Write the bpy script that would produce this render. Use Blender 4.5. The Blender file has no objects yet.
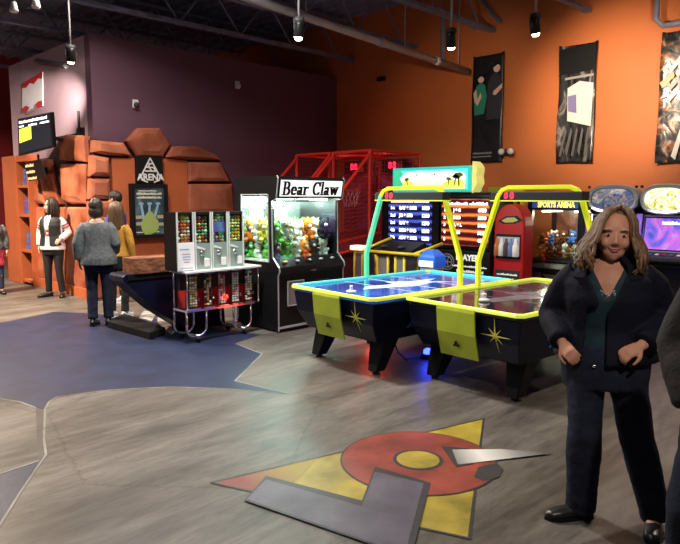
import bpy, bmesh, math, random
from mathutils import Vector as V, Matrix, Euler
random.seed(7)
SC = bpy.context.scene
COL = SC.collection
PI = math.pi

# ------------------------------------------------------------------ camera numbers
F = 640.0; CH = 1.65; TH = math.atan(75/640); CT = math.cos(TH); ST = math.sin(TH); Q = math.sqrt(.5)
def _ray(px, py):
    u = (px-340)/F; v = (272-py)/F
    X, Y, Z = u, CT+v*ST, -ST+v*CT
    return Q*(X+Y), Q*(Y-X), Z
def G(px, py, z=0.):            # survey point on a level plane
    d = _ray(px, py); t = (z-CH)/d[2]; return V((d[0]*t, d[1]*t, z))
def PX(px, py, X):              # survey point on a plane of constant X
    d = _ray(px, py); t = X/d[0]; return V((X, d[1]*t, CH+d[2]*t))
def PY(px, py, Y):              # survey point on a plane of constant Y
    d = _ray(px, py); t = Y/d[1]; return V((d[0]*t, Y, CH+d[2]*t))

# ------------------------------------------------------------------ materials
MATS = {}
def mat(name, col, rough=.6, metal=0., emit=None, es=1., noise=0., nscale=6., bump=0., bscale=40., spec=.5, col2=None, stretch=None, coat=0.):
    if name in MATS: return MATS[name]
    m = bpy.data.materials.new(name); m.use_nodes = True; MATS[name] = m
    nt = m.node_tree; b = nt.nodes['Principled BSDF']
    b.inputs['Base Color'].default_value = (*col, 1); b.inputs['Roughness'].default_value = rough
    b.inputs['Metallic'].default_value = metal; b.inputs['Specular IOR Level'].default_value = spec
    b.inputs['Coat Weight'].default_value = coat
    if emit:
        b.inputs['Emission Color'].default_value = (*emit, 1); b.inputs['Emission Strength'].default_value = es
    if noise or bump:
        tc = nt.nodes.new('ShaderNodeTexCoord'); mp = nt.nodes.new('ShaderNodeMapping')
        nt.links.new(tc.outputs['Object'], mp.inputs['Vector'])
        if stretch: mp.inputs['Scale'].default_value = stretch
    if noise:
        n = nt.nodes.new('ShaderNodeTexNoise'); n.inputs['Scale'].default_value = nscale; n.inputs['Detail'].default_value = 5
        nt.links.new(mp.outputs[0], n.inputs['Vector'])
        r = nt.nodes.new('ShaderNodeValToRGB')
        c2 = col2 if col2 else tuple(min(1, c*(1+noise)) for c in col)
        c1 = tuple(c*(1-noise*.7) for c in col)
        r.color_ramp.elements[0].color = (*c1, 1); r.color_ramp.elements[1].color = (*c2, 1)
        r.color_ramp.elements[0].position = .32; r.color_ramp.elements[1].position = .68
        nt.links.new(n.outputs['Fac'], r.inputs['Fac']); nt.links.new(r.outputs['Color'], b.inputs['Base Color'])
    if bump:
        n2 = nt.nodes.new('ShaderNodeTexNoise'); n2.inputs['Scale'].default_value = bscale; n2.inputs['Detail'].default_value = 4
        nt.links.new(mp.outputs[0], n2.inputs['Vector'])
        bp = nt.nodes.new('ShaderNodeBump'); bp.inputs['Strength'].default_value = bump; bp.inputs['Distance'].default_value = .02
        nt.links.new(n2.outputs['Fac'], bp.inputs['Height']); nt.links.new(bp.outputs['Normal'], b.inputs['Normal'])
    return m
def ramp_mat(name, stops, scale=5., kind='noise', rough=.4, emit=0., stretch=None, dist=0., detail=4., bump=0.):
    """printed / lit artwork: a banded noise pattern through a colour ramp"""
    if name in MATS: return MATS[name]
    m = bpy.data.materials.new(name); m.use_nodes = True; MATS[name] = m
    nt = m.node_tree; b = nt.nodes['Principled BSDF']; b.inputs['Roughness'].default_value = rough
    tc = nt.nodes.new('ShaderNodeTexCoord'); mp = nt.nodes.new('ShaderNodeMapping')
    nt.links.new(tc.outputs['Object'], mp.inputs['Vector'])
    if stretch: mp.inputs['Scale'].default_value = stretch
    if kind == 'voronoi':
        n = nt.nodes.new('ShaderNodeTexVoronoi'); out = n.outputs['Color']; n.inputs['Scale'].default_value = scale
        sp = nt.nodes.new('ShaderNodeSeparateColor'); nt.links.new(out, sp.inputs[0]); out = sp.outputs[0]
    elif kind == 'wave':
        n = nt.nodes.new('ShaderNodeTexWave'); n.bands_direction = 'Z'; n.inputs['Scale'].default_value = scale; n.inputs['Distortion'].default_value = dist; n.inputs['Detail'].default_value = detail; out = n.outputs['Fac']
    else:
        n = nt.nodes.new('ShaderNodeTexNoise'); n.inputs['Scale'].default_value = scale; n.inputs['Detail'].default_value = detail; n.inputs['Distortion'].default_value = dist; out = n.outputs['Fac']
    nt.links.new(mp.outputs[0], n.inputs['Vector'])
    r = nt.nodes.new('ShaderNodeValToRGB'); els = r.color_ramp.elements
    while len(els) < len(stops): els.new(.5)
    for e, (p, c) in zip(els, stops): e.position = p; e.color = (*c, 1)
    nt.links.new(out, r.inputs['Fac']); nt.links.new(r.outputs['Color'], b.inputs['Base Color'])
    if emit:
        nt.links.new(r.outputs['Color'], b.inputs['Emission Color']); b.inputs['Emission Strength'].default_value = emit
    if bump:
        bp = nt.nodes.new('ShaderNodeBump'); bp.inputs['Strength'].default_value = bump; bp.inputs['Distance'].default_value = .03
        nt.links.new(out, bp.inputs['Height']); nt.links.new(bp.outputs['Normal'], b.inputs['Normal'])
    return m
def glass_mat(name='glass', tint=(.9, 1, .97), refl=.05):
    if name in MATS: return MATS[name]
    m = bpy.data.materials.new(name); m.use_nodes = True; MATS[name] = m
    nt = m.node_tree; nt.nodes.clear()
    o = nt.nodes.new('ShaderNodeOutputMaterial'); mx = nt.nodes.new('ShaderNodeMixShader')
    t = nt.nodes.new('ShaderNodeBsdfTransparent'); t.inputs[0].default_value = (*tint, 1)
    g = nt.nodes.new('ShaderNodeBsdfGlossy'); g.inputs['Roughness'].default_value = .05
    mx.inputs[0].default_value = refl
    nt.links.new(t.outputs[0], mx.inputs[1]); nt.links.new(g.outputs[0], mx.inputs[2])
    nt.links.new(mx.outputs[0], o.inputs[0]); return m

M = {}
M['black'] = mat('black_paint', (.008, .008, .009), .4, spec=.22)
M['blackgloss'] = mat('black_laminate', (.006, .006, .008), .22, spec=.3)
M['darkgrey'] = mat('dark_grey', (.035, .035, .04), .5, spec=.3)
M['steel'] = mat('grey_steel', (.17, .19, .27), .55, 0, noise=.25, spec=.3)
M['ceil'] = mat('ceiling_paint', (.21, .25, .37), .85, noise=.25)
M['pipe'] = mat('grey_pipe', (.4, .39, .4), .45, 0, noise=.12)
M['chrome'] = mat('chrome', (.75, .75, .78), .18, 1.)
M['white'] = mat('white_plastic', (.8, .8, .8), .4)
M['paper'] = mat('white_paper', (.85, .85, .9), .7, noise=.06)
M['red'] = mat('red_plastic', (.5, .012, .015), .4, spec=.3)
M['redtube'] = mat('red_tube', (.75, .035, .02), .4)
M['navy'] = mat('navy_laminate', (.004, .0055, .02), .35, noise=.2, spec=.18)
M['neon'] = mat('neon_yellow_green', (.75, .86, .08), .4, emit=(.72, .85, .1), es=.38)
M['neontube'] = mat('yellow_tube', (.8, .86, .03), .35, emit=(.8, .86, .03), es=.28)
M['lime'] = mat('lime_panel', (.36, .45, .03), .5, noise=.08)
M['yellow'] = mat('yellow_paint', (.75, .55, .02), .4)
M['blue'] = mat('blue_plastic', (.03, .12, .55), .35)
M['glass'] = glass_mat()
M['orange'] = mat('orange_board', (.44, .105, .032), .7, noise=.1, nscale=3)
M['bulb'] = mat('lit_bulb', (1, .9, .7), .5, emit=(1, .86, .66), es=30)
M['tubelight'] = mat('lit_tube', (1, 1, 1), .5, emit=(.85, 1, .95), es=5)
M['whitetext'] = mat('lit_white_letter', (1, 1, 1), .5, emit=(.9, .93, 1), es=1.3)
M['redled'] = mat('red_led_digit', (1, .02, .05), .5, emit=(1, .015, .06), es=3)

# ------------------------------------------------------------------ mesh builder
OFF = {}
class MB:
    def __init__(s): s.bm = bmesh.new(); s.mi = 0
    def _f(s, vs):
        try:
            f = s.bm.faces.new(vs); f.material_index = s.mi; return f
        except ValueError: return None
    def poly(s, pts):
        return s._f([s.bm.verts.new(p) for p in pts])
    def prism(s, pts, vec):
        vec = V(vec); a = [s.bm.verts.new(p) for p in pts]; b = [s.bm.verts.new(V(p)+vec) for p in pts]
        s._f(a); s._f(b[::-1]); n = len(a)
        for i in range(n): s._f([a[i], b[i], b[(i+1) % n], a[(i+1) % n]])
        return s
    def box(s, x0, x1, y0, y1, z0, z1):
        return s.prism([(x0, y0, z0), (x0, y1, z0), (x1, y1, z0), (x1, y0, z0)], (0, 0, z1-z0))
    def rings(s, rs, cap=True, closed=False):
        R = [[s.bm.verts.new(p) for p in r] for r in rs]; n = len(R[0])
        seq = list(zip(R, R[1:])) + ([(R[-1], R[0])] if closed else [])
        for a, b in seq:
            for i in range(n): s._f([a[i], a[(i+1) % n], b[(i+1) % n], b[i]])
        if cap and not closed: s._f(R[0][::-1]); s._f(R[-1])
        return s
    def tube(s, path, r, n=8, closed=False):
        P = [V(p) for p in path]; k = len(P); rr = r if isinstance(r, (list, tuple)) else [r]*k
        t0 = (P[1]-P[0]).normalized(); ref = V((0, 0, 1)) if abs(t0.z) < .9 else V((1, 0, 0))
        u = t0.cross(ref).normalized(); out = []
        for i, p in enumerate(P):
            if closed: t = (P[(i+1) % k]-P[i-1])
            else: t = (P[min(i+1, k-1)]-P[max(i-1, 0)])
            t = t.normalized() if t.length > 1e-9 else t0
            u = (u - t*u.dot(t)).normalized(); w = t.cross(u)
            out.append([p+(u*math.cos(a)+w*math.sin(a))*rr[i] for a in [2*PI*j/n for j in range(n)]])
        return s.rings(out, True, closed)
    def lathe(s, prof, c=(0, 0, 0), n=16, axis='Z'):
        c = V(c); out = []
        for r, z in prof:
            ring = []
            for j in range(n):
                a = 2*PI*j/n; x, y = max(r, 1e-4)*math.cos(a), max(r, 1e-4)*math.sin(a)
                ring.append(c+(V((x, y, z)) if axis == 'Z' else V((z, x, y)) if axis == 'X' else V((x, z, -y))))
            out.append(ring)
        return s.rings(out)
    def ell(s, c, r, n=14, m=9, rot=None):
        c = V(c); out = []
        if not isinstance(r, (tuple, list)): r = (r, r, r)
        for i in range(m+1):
            ph = -PI/2 + PI*i/m; cr = max(math.cos(ph), .02)
            ring = []
            for j in range(n):
                a = 2*PI*j/n; p = V((r[0]*cr*math.cos(a), r[1]*cr*math.sin(a), r[2]*math.sin(ph)))
                if rot: p = rot @ p
                ring.append(c+p)
            out.append(ring)
        return s.rings(out)
    def loft(s, pts, rad, side=(1, 0, 0), n=16):
        """closed tube with elliptical rings; rad = (r along side, r across)"""
        P = [V(p) for p in pts]; k = len(P); out = []
        for i, p in enumerate(P):
            t = (P[min(i+1, k-1)]-P[max(i-1, 0)]).normalized()
            sd = V(side); sd = (sd - t*sd.dot(t))
            if sd.length < .05: sd = V((0, 1, 0)) - t*t.y
            sd.normalize(); w = t.cross(sd)
            r = rad[i]; r = (r, r) if not isinstance(r, (tuple, list)) else r
            out.append([p+sd*(r[0]*math.cos(a))+w*(r[1]*math.sin(a)) for a in [2*PI*j/n for j in range(n)]])
        return s.rings(out)
    def xform(s, mtx): bmesh.ops.transform(s.bm, matrix=mtx, verts=s.bm.verts); return s
    def mesh(s, name, bevel=0., smooth=False, segs=2):
        bm = s.bm; bmesh.ops.recalc_face_normals(bm, faces=bm.faces)
        if bevel:
            es = [e for e in bm.edges if len(e.link_faces) == 2 and e.calc_face_angle(0) > .5]
            bmesh.ops.bevel(bm, geom=es, offset=bevel, segments=segs, affect='EDGES', profile=.6, clamp_overlap=True)
        me = bpy.data.meshes.new(name); bm.to_mesh(me); bm.free()
        if smooth:
            for p in me.polygons: p.use_smooth = True
        return me
    def build(s, name, m, parent=None, bevel=0., smooth=False, world=False, segs=2):
        if world and parent is not None: s.xform(Matrix.Translation(-OFF[parent.name]))
        me = s.mesh(name, bevel, smooth, segs)
        for q in (m if isinstance(m, list) else [m]): me.materials.append(q)
        return link(name, me, parent)
def link(name, me, parent=None):
    o = bpy.data.objects.new(name, me); COL.objects.link(o)
    if parent is not None:
        o.parent = parent; OFF[o.name] = OFF.get(parent.name, V((0, 0, 0)))
    else: OFF[o.name] = V((0, 0, 0))
    return o
def tag(o, label, cat, group=None, kind=None):
    o['label'] = label; o['category'] = cat
    if group: o['group'] = group
    if kind: o['kind'] = kind
    return o
def thing(name, label, cat, loc=(0, 0, 0), rz=0., group=None):
    o = bpy.data.objects.new(name, None); COL.objects.link(o); o.empty_display_size = .1
    o.location = loc; o.rotation_euler = (0, 0, rz); OFF[o.name] = V(loc)
    return tag(o, label, cat, group)
def solo(o, base):            # give a one-mesh thing its origin at its base
    b = V(base); o.data.transform(Matrix.Translation(-b)); o.location = b; return o
def struct(o, label=None):
    o['kind'] = 'structure'
    if label: o['label'] = label
    return o
def copy_tree(o, parent=None):
    c = o.copy(); COL.objects.link(c)
    if parent is not None: c.parent = parent
    for ch in list(o.children): copy_tree(ch, c)
    return c
def text_mesh(txt, size, extrude=.002, offset=0., align='CENTER', spacing=1., shear=0.):
    cu = bpy.data.curves.new('lettering', 'FONT'); cu.body = txt; cu.size = size; cu.extrude = extrude; cu.offset = offset
    cu.align_x = align; cu.align_y = 'CENTER'; cu.space_character = spacing; cu.shear = shear; cu.resolution_u = 3
    o = bpy.data.objects.new('lettering', cu); COL.objects.link(o)
    dg = bpy.context.evaluated_depsgraph_get(); me = bpy.data.meshes.new_from_object(o.evaluated_get(dg))
    bpy.data.objects.remove(o); return me
def letters(name, txt, size, m, parent, centre, right, up, extrude=.002, offset=0., align='CENTER', spacing=1., squash=1.):
    """text laid on a surface; right/up are the reading directions in the parent's frame"""
    me = text_mesh(txt, size, extrude, offset, align, spacing)
    r = V(right).normalized(); u = V(up).normalized(); n = r.cross(u)
    mt = Matrix(((r.x*squash, u.x, n.x, centre[0]), (r.y*squash, u.y, n.y, centre[1]), (r.z*squash, u.z, n.z, centre[2]), (0, 0, 0, 1)))
    me.transform(mt); me.materials.clear(); me.materials.append(m)
    return link(name, me, parent)
def bars(name, rows, m, parent, o, right, up, t=.002, seed=1):
    """unreadable small print: each row (x, y, width, height) is a run of letter-like blocks"""
    rnd = random.Random(seed); r = V(right).normalized(); u = V(up).normalized(); n = r.cross(u); o = V(o)
    for x, y, w, h in rows:
        q = x; mb = MB()
        while q < x+w:
            cw = h*rnd.uniform(.45, .8)
            a = h*rnd.uniform(.55, 1); p = o+r*q+u*y
            mb.prism([p, p+r*cw*.84, p+r*cw*.84+u*a, p+u*a], n*t)
            q += cw
        mb.build(name, m, parent)

# ------------------------------------------------------------------ the room
XW, YW, XL = 10.1, 10.2, 4.6       # orange wall, purple wall, lavender wall
floor_m = bpy.data.materials.new('worn_concrete'); floor_m.use_nodes = True
def floor_nodes():
    nt = floor_m.node_tree; b = nt.nodes['Principled BSDF']; N = nt.nodes.new; L = nt.links.new
    tc = N('ShaderNodeTexCoord'); mp = N('ShaderNodeMapping'); mp.inputs['Rotation'].default_value = (0, 0, -.12); mp.inputs['Scale'].default_value = (.55, 2.4, 1)
    L(tc.outputs['Object'], mp.inputs[0])
    n1 = N('ShaderNodeTexNoise'); n1.inputs['Scale'].default_value = 1.0; n1.inputs['Detail'].default_value = 11; n1.inputs['Roughness'].default_value = .72; n1.inputs['Distortion'].default_value = .5
    n2 = N('ShaderNodeTexNoise'); n2.inputs['Scale'].default_value = 7; n2.inputs['Detail'].default_value = 8; n2.inputs['Roughness'].default_value = .7
    L(mp.outputs[0], n1.inputs['Vector']); L(mp.outputs[0], n2.inputs['Vector'])
    r1 = N('ShaderNodeValToRGB'); e = r1.color_ramp.elements; e[0].position = .33; e[0].color = (.05, .043, .037, 1); e[1].position = .66; e[1].color = (.175, .157, .137, 1)
    L(n1.outputs['Fac'], r1.inputs['Fac'])
    r2 = N('ShaderNodeValToRGB'); e = r2.color_ramp.elements; e[0].position = .34; e[0].color = (.5, .5, .5, 1); e[1].position = .58; e[1].color = (1, 1, 1, 1)
    L(n2.outputs['Fac'], r2.inputs['Fac'])
    mx = N('ShaderNodeMixRGB'); mx.blend_type = 'MULTIPLY'; mx.inputs[0].default_value = .8
    L(r1.outputs[0], mx.inputs[1]); L(r2.outputs[0], mx.inputs[2])
    # hairline cracks
    vo = N('ShaderNodeTexVoronoi'); vo.feature = 'DISTANCE_TO_EDGE'; vo.inputs['Scale'].default_value = .55
    wr = N('ShaderNodeMixRGB'); wr.inputs[0].default_value = .12; L(tc.outputs['Object'], wr.inputs[1]); L(n2.outputs['Color'], wr.inputs[2]); L(wr.outputs[0], vo.inputs['Vector'])
    r3 = N('ShaderNodeValToRGB'); e = r3.color_ramp.elements; e[0].position = 0; e[0].color = (.45, .45, .45, 1); e[1].position = .006; e[1].color = (1, 1, 1, 1)
    L(vo.outputs['Distance'], r3.inputs['Fac'])
    mx2 = N('ShaderNodeMixRGB'); mx2.blend_type = 'MULTIPLY'; mx2.inputs[0].default_value = .7
    L(mx.outputs[0], mx2.inputs[1]); L(r3.outputs[0], mx2.inputs[2]); L(mx2.outputs[0], b.inputs['Base Color'])
    rr = N('ShaderNodeMapRange'); rr.inputs[3].default_value = .3; rr.inputs[4].default_value = .6; L(n1.outputs['Fac'], rr.inputs[0]); L(rr.outputs[0], b.inputs['Roughness'])
    bp = N('ShaderNodeBump'); bp.inputs['Strength'].default_value = .15; bp.inputs['Distance'].default_value = .01; L(n2.outputs['Fac'], bp.inputs['Height']); L(bp.outputs[0], b.inputs['Normal'])
floor_nodes()
def paint(name, c, n=.35, rough=.45): return mat(name, c, rough, noise=n, nscale=3.5, bump=.08, bscale=30)
P_BLUE = paint('blue_floor_paint', (.011, .018, .052), .35); P_LINE = paint('pale_floor_line', (.17, .17, .15), .6)
mb = MB(); mb.box(-4, XW+.3, -4, 19, -.2, 0)
struct(mb.build('floor', floor_m), 'worn grey concrete floor')
def strip(mb, pts, w, z, h=.001):
    """a mitred painted line"""
    P = [V((p[0], p[1], z)) for p in pts]; L = []; Rr = []
    for i, p in enumerate(P):
        d0 = (P[i]-P[i-1]).normalized() if i else (P[1]-P[0]).normalized()
        d1 = (P[i+1]-P[i]).normalized() if i < len(P)-1 else d0
        n0 = V((-d0.y, d0.x, 0)); n1 = V((-d1.y, d1.x, 0)); n = (n0+n1); n = n.normalized() if n.length > .2 else n0
        k = min(1.6, 1/max(.4, n.dot(n0))); L.append(p+n*w/2*k); Rr.append(p-n*w/2*k)
    for i in range(len(P)-1): mb.prism([L[i], Rr[i], Rr[i+1], L[i+1]], (0, 0, h))
def flat(mb, pts, z, h=.001):
    mb.prism([V((q[0], q[1], z)) for q in pts], (0, 0, h))
bluepx = [(-90, 338), (0, 323), (54, 312), (82, 313), (150, 318), (200, 326), (262, 335), (236, 344), (262, 354), (235, 381), (288, 394), (230, 389), (170, 387), (110, 390), (57, 397), (49, 402), (45, 409), (35, 408), (22, 402), (0, 399), (-90, 410)]
mb = MB(); flat(mb, [G(*p) for p in bluepx], .0005); struct(mb.build('trim_1', P_BLUE), 'blue painted floor area in front of the arena facade')
mb = MB(); flat(mb, [G(*p) for p in ((-60, 493), (0, 474), (39, 461), (22, 490), (2, 522), (-60, 600))], .0005); struct(mb.build('trim_2', P_BLUE), 'blue painted floor wedge at the lower left')
mb = MB()
strip(mb, [G(*p) for p in ((268, 333), (236, 344), (262, 354), (235, 381), (288, 394), (230, 389), (170, 387), (110, 390), (57, 397), (49, 402), (45, 409), (44, 440), (46, 455), (22, 490), (2, 522), (-30, 570))], .015, .0018)
strip(mb, [G(*p) for p in ((-60, 402), (0, 399), (20, 402), (36, 408))], .015, .0018)
strip(mb, [G(*p) for p in ((-60, 493), (0, 474), (39, 461))], .015, .0018)
struct(mb.build('trim_3', P_LINE), 'pale outline painted round the blue floor areas')
mb = MB(); flat(mb, [G(*p) for p in ((36, 409), (45, 409), (44, 440), (46, 455), (39, 461), (37, 440))], .0005)
struct(mb.build('trim_4', paint('dark_joint', (.06, .055, .05))), 'dark crack joint in the concrete')

# emblem painted on the floor
em = thing('floor_emblem', 'yellow red and purple triangle emblem painted on the concrete floor', 'floor painting', G(418, 480))
def lay(name, pts, m, z, h=.0008): 
    mb = MB(); flat(mb, pts, z, h); return mb.build(name, m, em, world=True)
def circ(c, r, n=48, a0=0, a1=2*PI): return [V((c.x+r*math.cos(a0+(a1-a0)*i/n), c.y+r*math.sin(a0+(a1-a0)*i/n), 0)) for i in range(n)]
P_Y = paint('yellow_floor_paint', (.27, .21, .025), .6); P_R = paint('red_floor_paint', (.19, .035, .025), .55); P_P = paint('purple_grey_floor_paint', (.085, .072, .1), .4); P_K = paint('black_floor_paint', (.03, .028, .03), .3)
tri = [G(211, 483), G(483.5, 419), G(469.4, 539)]
def lerp(a, b, t): return V(a)*(1-t)+V(b)*t
lay('triangle', tri, P_Y, .001)
def tip_mat():
    m = bpy.data.materials.new('red_fade_floor_paint'); m.use_nodes = True; nt = m.node_tree; b = nt.nodes['Principled BSDF']; b.inputs['Roughness'].default_value = .5
    tc = nt.nodes.new('ShaderNodeTexCoord'); gr = nt.nodes.new('ShaderNodeTexGradient'); mp = nt.nodes.new('ShaderNodeMapping'); mp.vector_type = 'TEXTURE'
    a = G(240, 478)-G(418, 480); c = G(290, 466)-G(418, 480); d = c-a
    mp.inputs['Location'].default_value = a; mp.inputs['Rotation'].default_value = (0, 0, math.atan2(d.y, d.x)); L = d.length; mp.inputs['Scale'].default_value = (L, L, L)
    nt.links.new(tc.outputs['Object'], mp.inputs[0]); nt.links.new(mp.outputs[0], gr.inputs[0])
    r = nt.nodes.new('ShaderNodeValToRGB'); r.color_ramp.elements[0].color = (.19, .035, .025, 1); r.color_ramp.elements[1].color = (.27, .21, .025, 1)
    nt.links.new(gr.outputs['Fac'], r.inputs['Fac']); nt.links.new(r.outputs[0], b.inputs['Base Color']); return m
lay('triangle_tip', [tri[0], lerp(tri[0], tri[1], .34), lerp(tri[0], tri[2], .3)], tip_mat(), .002)
mb = MB(); strip(mb, [tri[0], tri[1], tri[2], tri[0]], .018, .0032, .0006); mb.build('triangle_outline', P_K, em, world=True)
rc = G(418, 460.5); rr = (G(341, 462)-G(494, 462)).length/2
lay('ring_outline', circ(rc, rr+.012), P_K, .004); lay('ring', circ(rc, rr), P_R, .005)
lay('disc_outline', circ(rc, rr*.33), P_K, .006); lay('disc', circ(rc, rr*.28), P_Y, .007)
lay('dark_crescent', [G(*p) for p in ((478, 468), (497, 464), (503, 470), (499, 478), (484, 482), (474, 478))], P_K, .006)
Lp = [(247, 500.6), (266, 481), (362, 508), (375, 473), (423.5, 485), (405, 556)]
lay('bar_shadow', [G(p[0]+d[0], p[1]+d[1]) for p, d in zip(Lp, ((-3, 1), (0, -4), (0, -6), (0, -5), (7, -1), (6, 4)))], P_K, .008)
lay('angled_bar', [G(*p) for p in Lp], P_P, .009)
lay('spike_base', [G(*p) for p in ((441, 447), (470, 450), (474, 465), (456, 468))], P_K, .0085)
def spike_mat():
    m = bpy.data.materials.new('airbrushed_grey_paint'); m.use_nodes = True; nt = m.node_tree; b = nt.nodes['Principled BSDF']; b.inputs['Roughness'].default_value = .5
    tc = nt.nodes.new('ShaderNodeTexCoord'); gr = nt.nodes.new('ShaderNodeTexGradient'); mp = nt.nodes.new('ShaderNodeMapping'); mp.vector_type = 'TEXTURE'
    a = G(450, 458)-G(418, 480); c = G(552, 455)-G(418, 480); d = c-a
    mp.inputs['Location'].default_value = a; mp.inputs['Rotation'].default_value = (0, 0, math.atan2(d.y, d.x)); L = d.length; mp.inputs['Scale'].default_value = (L, L, L)
    nt.links.new(tc.outputs['Object'], mp.inputs[0]); nt.links.new(mp.outputs[0], gr.inputs[0])
    r = nt.nodes.new('ShaderNodeValToRGB'); e = r.color_ramp.elements; e.new(.35); e.new(.75)
    for q, (p, c) in zip(e, ((0, .12), (.3, .62), (.7, .22), (1, .05))): q.position = p; q.color = (c, c, c*.95, 1)
    nt.links.new(gr.outputs['Fac'], r.inputs['Fac']); nt.links.new(r.outputs[0], b.inputs['Base Color']); return m
lay('spike', [G(*p) for p in ((452, 451), (500, 450.5), (553, 454.7), (500, 461), (458, 466))], spike_mat(), .0095)

# walls
w_or = mat('orange_wall_paint', (.56, .15, .038), .6, noise=.07, nscale=1.2, bump=.1, bscale=25)
w_pu = mat('purple_wall_paint', (.125, .058, .095), .7, noise=.1, nscale=1.0, bump=.1, bscale=25)
w_la = mat('lavender_wall_paint', (.42, .29, .35), .65, noise=.08, nscale=2)
w_rd = mat('dark_red_wall_paint', (.3, .02, .025), .7, noise=.1)
mb = MB(); mb.box(XW, XW+.2, -4, 19, 0, 5.4); struct(mb.build('wall_right', w_or), 'orange painted wall')
mb = MB(); mb.box(XL, XW, YW, YW+.2, 0, 4.22); struct(mb.build('wall_back', w_pu), 'purple painted wall of the arena box')
mb = MB(); mb.box(XL, XL+.18, YW+.2, 13.9, 0, 4.22); struct(mb.build('wall_left', w_la), 'lavender wall of the arena box')
mb = MB(); mb.box(XL+.18, XW, YW+.2, 14.0, 4.12, 4.2); struct(mb.build('ceiling_3', M['black']), 'dark lid of the arena box')
mb = MB(); mb.box(-4, XW+.2, 18.8, 19, 0, 5.4); struct(mb.build('wall_far', w_rd), 'dark red wall beyond the arena')
mb = MB(); mb.box(XL+.2, XW, 13.8, 14, 0, 4.1); struct(mb.build('wall_far_2', w_pu), 'rear wall of the arena box')
mb = MB(); mb.box(-4, XW+.2, -4, 19, 5.4, 5.6)
x = -4.
while x < XW: mb.box(x, x+.07, -4, 19, 5.34, 5.4); x += .3
struct(mb.build('ceiling', M['ceil']), 'dark corrugated roof deck')
mb = MB(); mb.box(XL+.0, XW, YW-.012, YW, 0, .12); struct(mb.build('baseboard_back', M['black']))
mb = MB(); mb.box(XW-.012, XW, -4, YW-.02, 0, .12); struct(mb.build('baseboard_right', M['black']))

# roof joists, each an open-web truss running in X
def joist(y, z0=4.5, z1=5.25):
    t = thing('roof_joist', 'dark grey open web roof joist under the deck', 'roof joist', (-4, y, z0), 0, 'open web joists under the roof deck')
    for z in (z0, z1):
        mb = MB(); mb.box(-4, XW-.02, y-.055, y-.008, z, z+.06); mb.box(-4, XW-.02, y+.008, y+.055, z, z+.06); mb.build('chord', M['steel'], t, world=True)
    mb = MB(); x = -4.; up = False
    while x < XW-.7:
        a = (x, y, z0+.03 if not up else z1+.03); b = (x+.62, y, z1+.03 if not up else z0+.03)
        mb.tube([a, b], .018, 6); x += .62; up = not up
    mb.build('web', M['steel'], t, world=True)
    return t
for i, y in enumerate((1.2, 2.9, 4.6, 6.3, 8.0, 9.7, 11.6, 13.6, 15.6)): joist(y)
for x in (2.2,):
    mb = MB(); mb.box(x-.1, x+.1, -4, 18.8, 4.28, 4.32); mb.box(x-.012, x+.012, -4, 18.8, 4.32, 4.45); mb.box(x-.1, x+.1, -4, 18.8, 4.45, 4.49)
    o = mb.build('roof_girder', M['steel']); tag(o, 'dark steel girder crossing under the joists ' + ('nearest the camera' if x < 3 else 'above the claw machine'), 'girder')
# long pipe to the orange wall
a = V((9.9, 6.66, 3.86)); b = PY(255, 0, 6.62); d = (a-b)
mb = MB(); mb.tube([b-d*.9, a], .055, 12)
for k in (.15, .5, .8): 
    p = lerp(b, a, k); mb.tube([p-d.normalized()*.05, p+d.normalized()*.05], .068, 12)
o = mb.build('sprinkler_pipe', M['pipe'], smooth=True)
for k in (-.3, .18, .62, .93):
    p = lerp(b, a, k); mb = MB(); mb.tube([(p.x, p.y, p.z+.05), (p.x, p.y, 5.36)], .009, 6); mb.build('hanger_rod', M['pipe'], o)
tag(o, 'long grey pipe running under the joists to the orange wall', 'pipe')
# conduit dropping from the roof at the upper right
mb = MB(); p = PX(656, 27, 9.9); mb.tube([(9.9, p.y, 5.33), (9.9, p.y, p.z+.1), (9.9, p.y-.1, p.z), (9.9, -1, p.z)], .04, 10)
tag(mb.build('bent_conduit', M['steel'], smooth=True), 'grey conduit bending along the top of the orange wall above the last banner', 'conduit')
for px0, py0, px1, py1, w, lab in ((442.6, 8, 442.6, 60, .07, 'vertical dark steel post on the orange wall above the pipe'), (449, 11, 476, 29, .05, 'short slanting steel brace on the orange wall left of the second lamp'), (482, 0, 500, 23, .05, 'slanting steel brace at the top of the orange wall above the first banner')):
    a = PX(px0, py0, XW-.06); b = PX(px1, py1, XW-.06); mb = MB(); mb.tube([a, b], w/2+.01, 4)
    tag(mb.build('steel_brace', M['steel']), lab, 'brace')
mb = MB(); p = PX(381, 79, XW-.04); mb.box(XW-.07, XW, p.y-.09, p.y+.09, p.z-.04, p.z+.04); mb.box(XW-.09, XW-.07, p.y-.05, p.y+.05, p.z-.03, p.z+.03)
tag(mb.build('dark_bracket', M['black'], bevel=.01), 'small dark bracket on the dim orange wall left of the lamps', 'bracket')
for px, py, lab in ((237, 85, 'small white sensor high on the purple wall towards the corner'), (135, 104, 'small grey sensor on the purple wall above the hexagonal boulder')):
    p = PY(px, py, YW); t = thing('motion_sensor', lab, 'sensor', p)
    mb = MB(); mb.box(-.05, .05, -.03, 0, -.07, .07); mb.build('base', M['white'], t, bevel=.01)
    mb = MB(); mb.ell((0, -.05, -.02), (.045, .04, .05)); mb.build('lens', M['darkgrey'] if px < 200 else M['white'], t, smooth=True)

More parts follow.
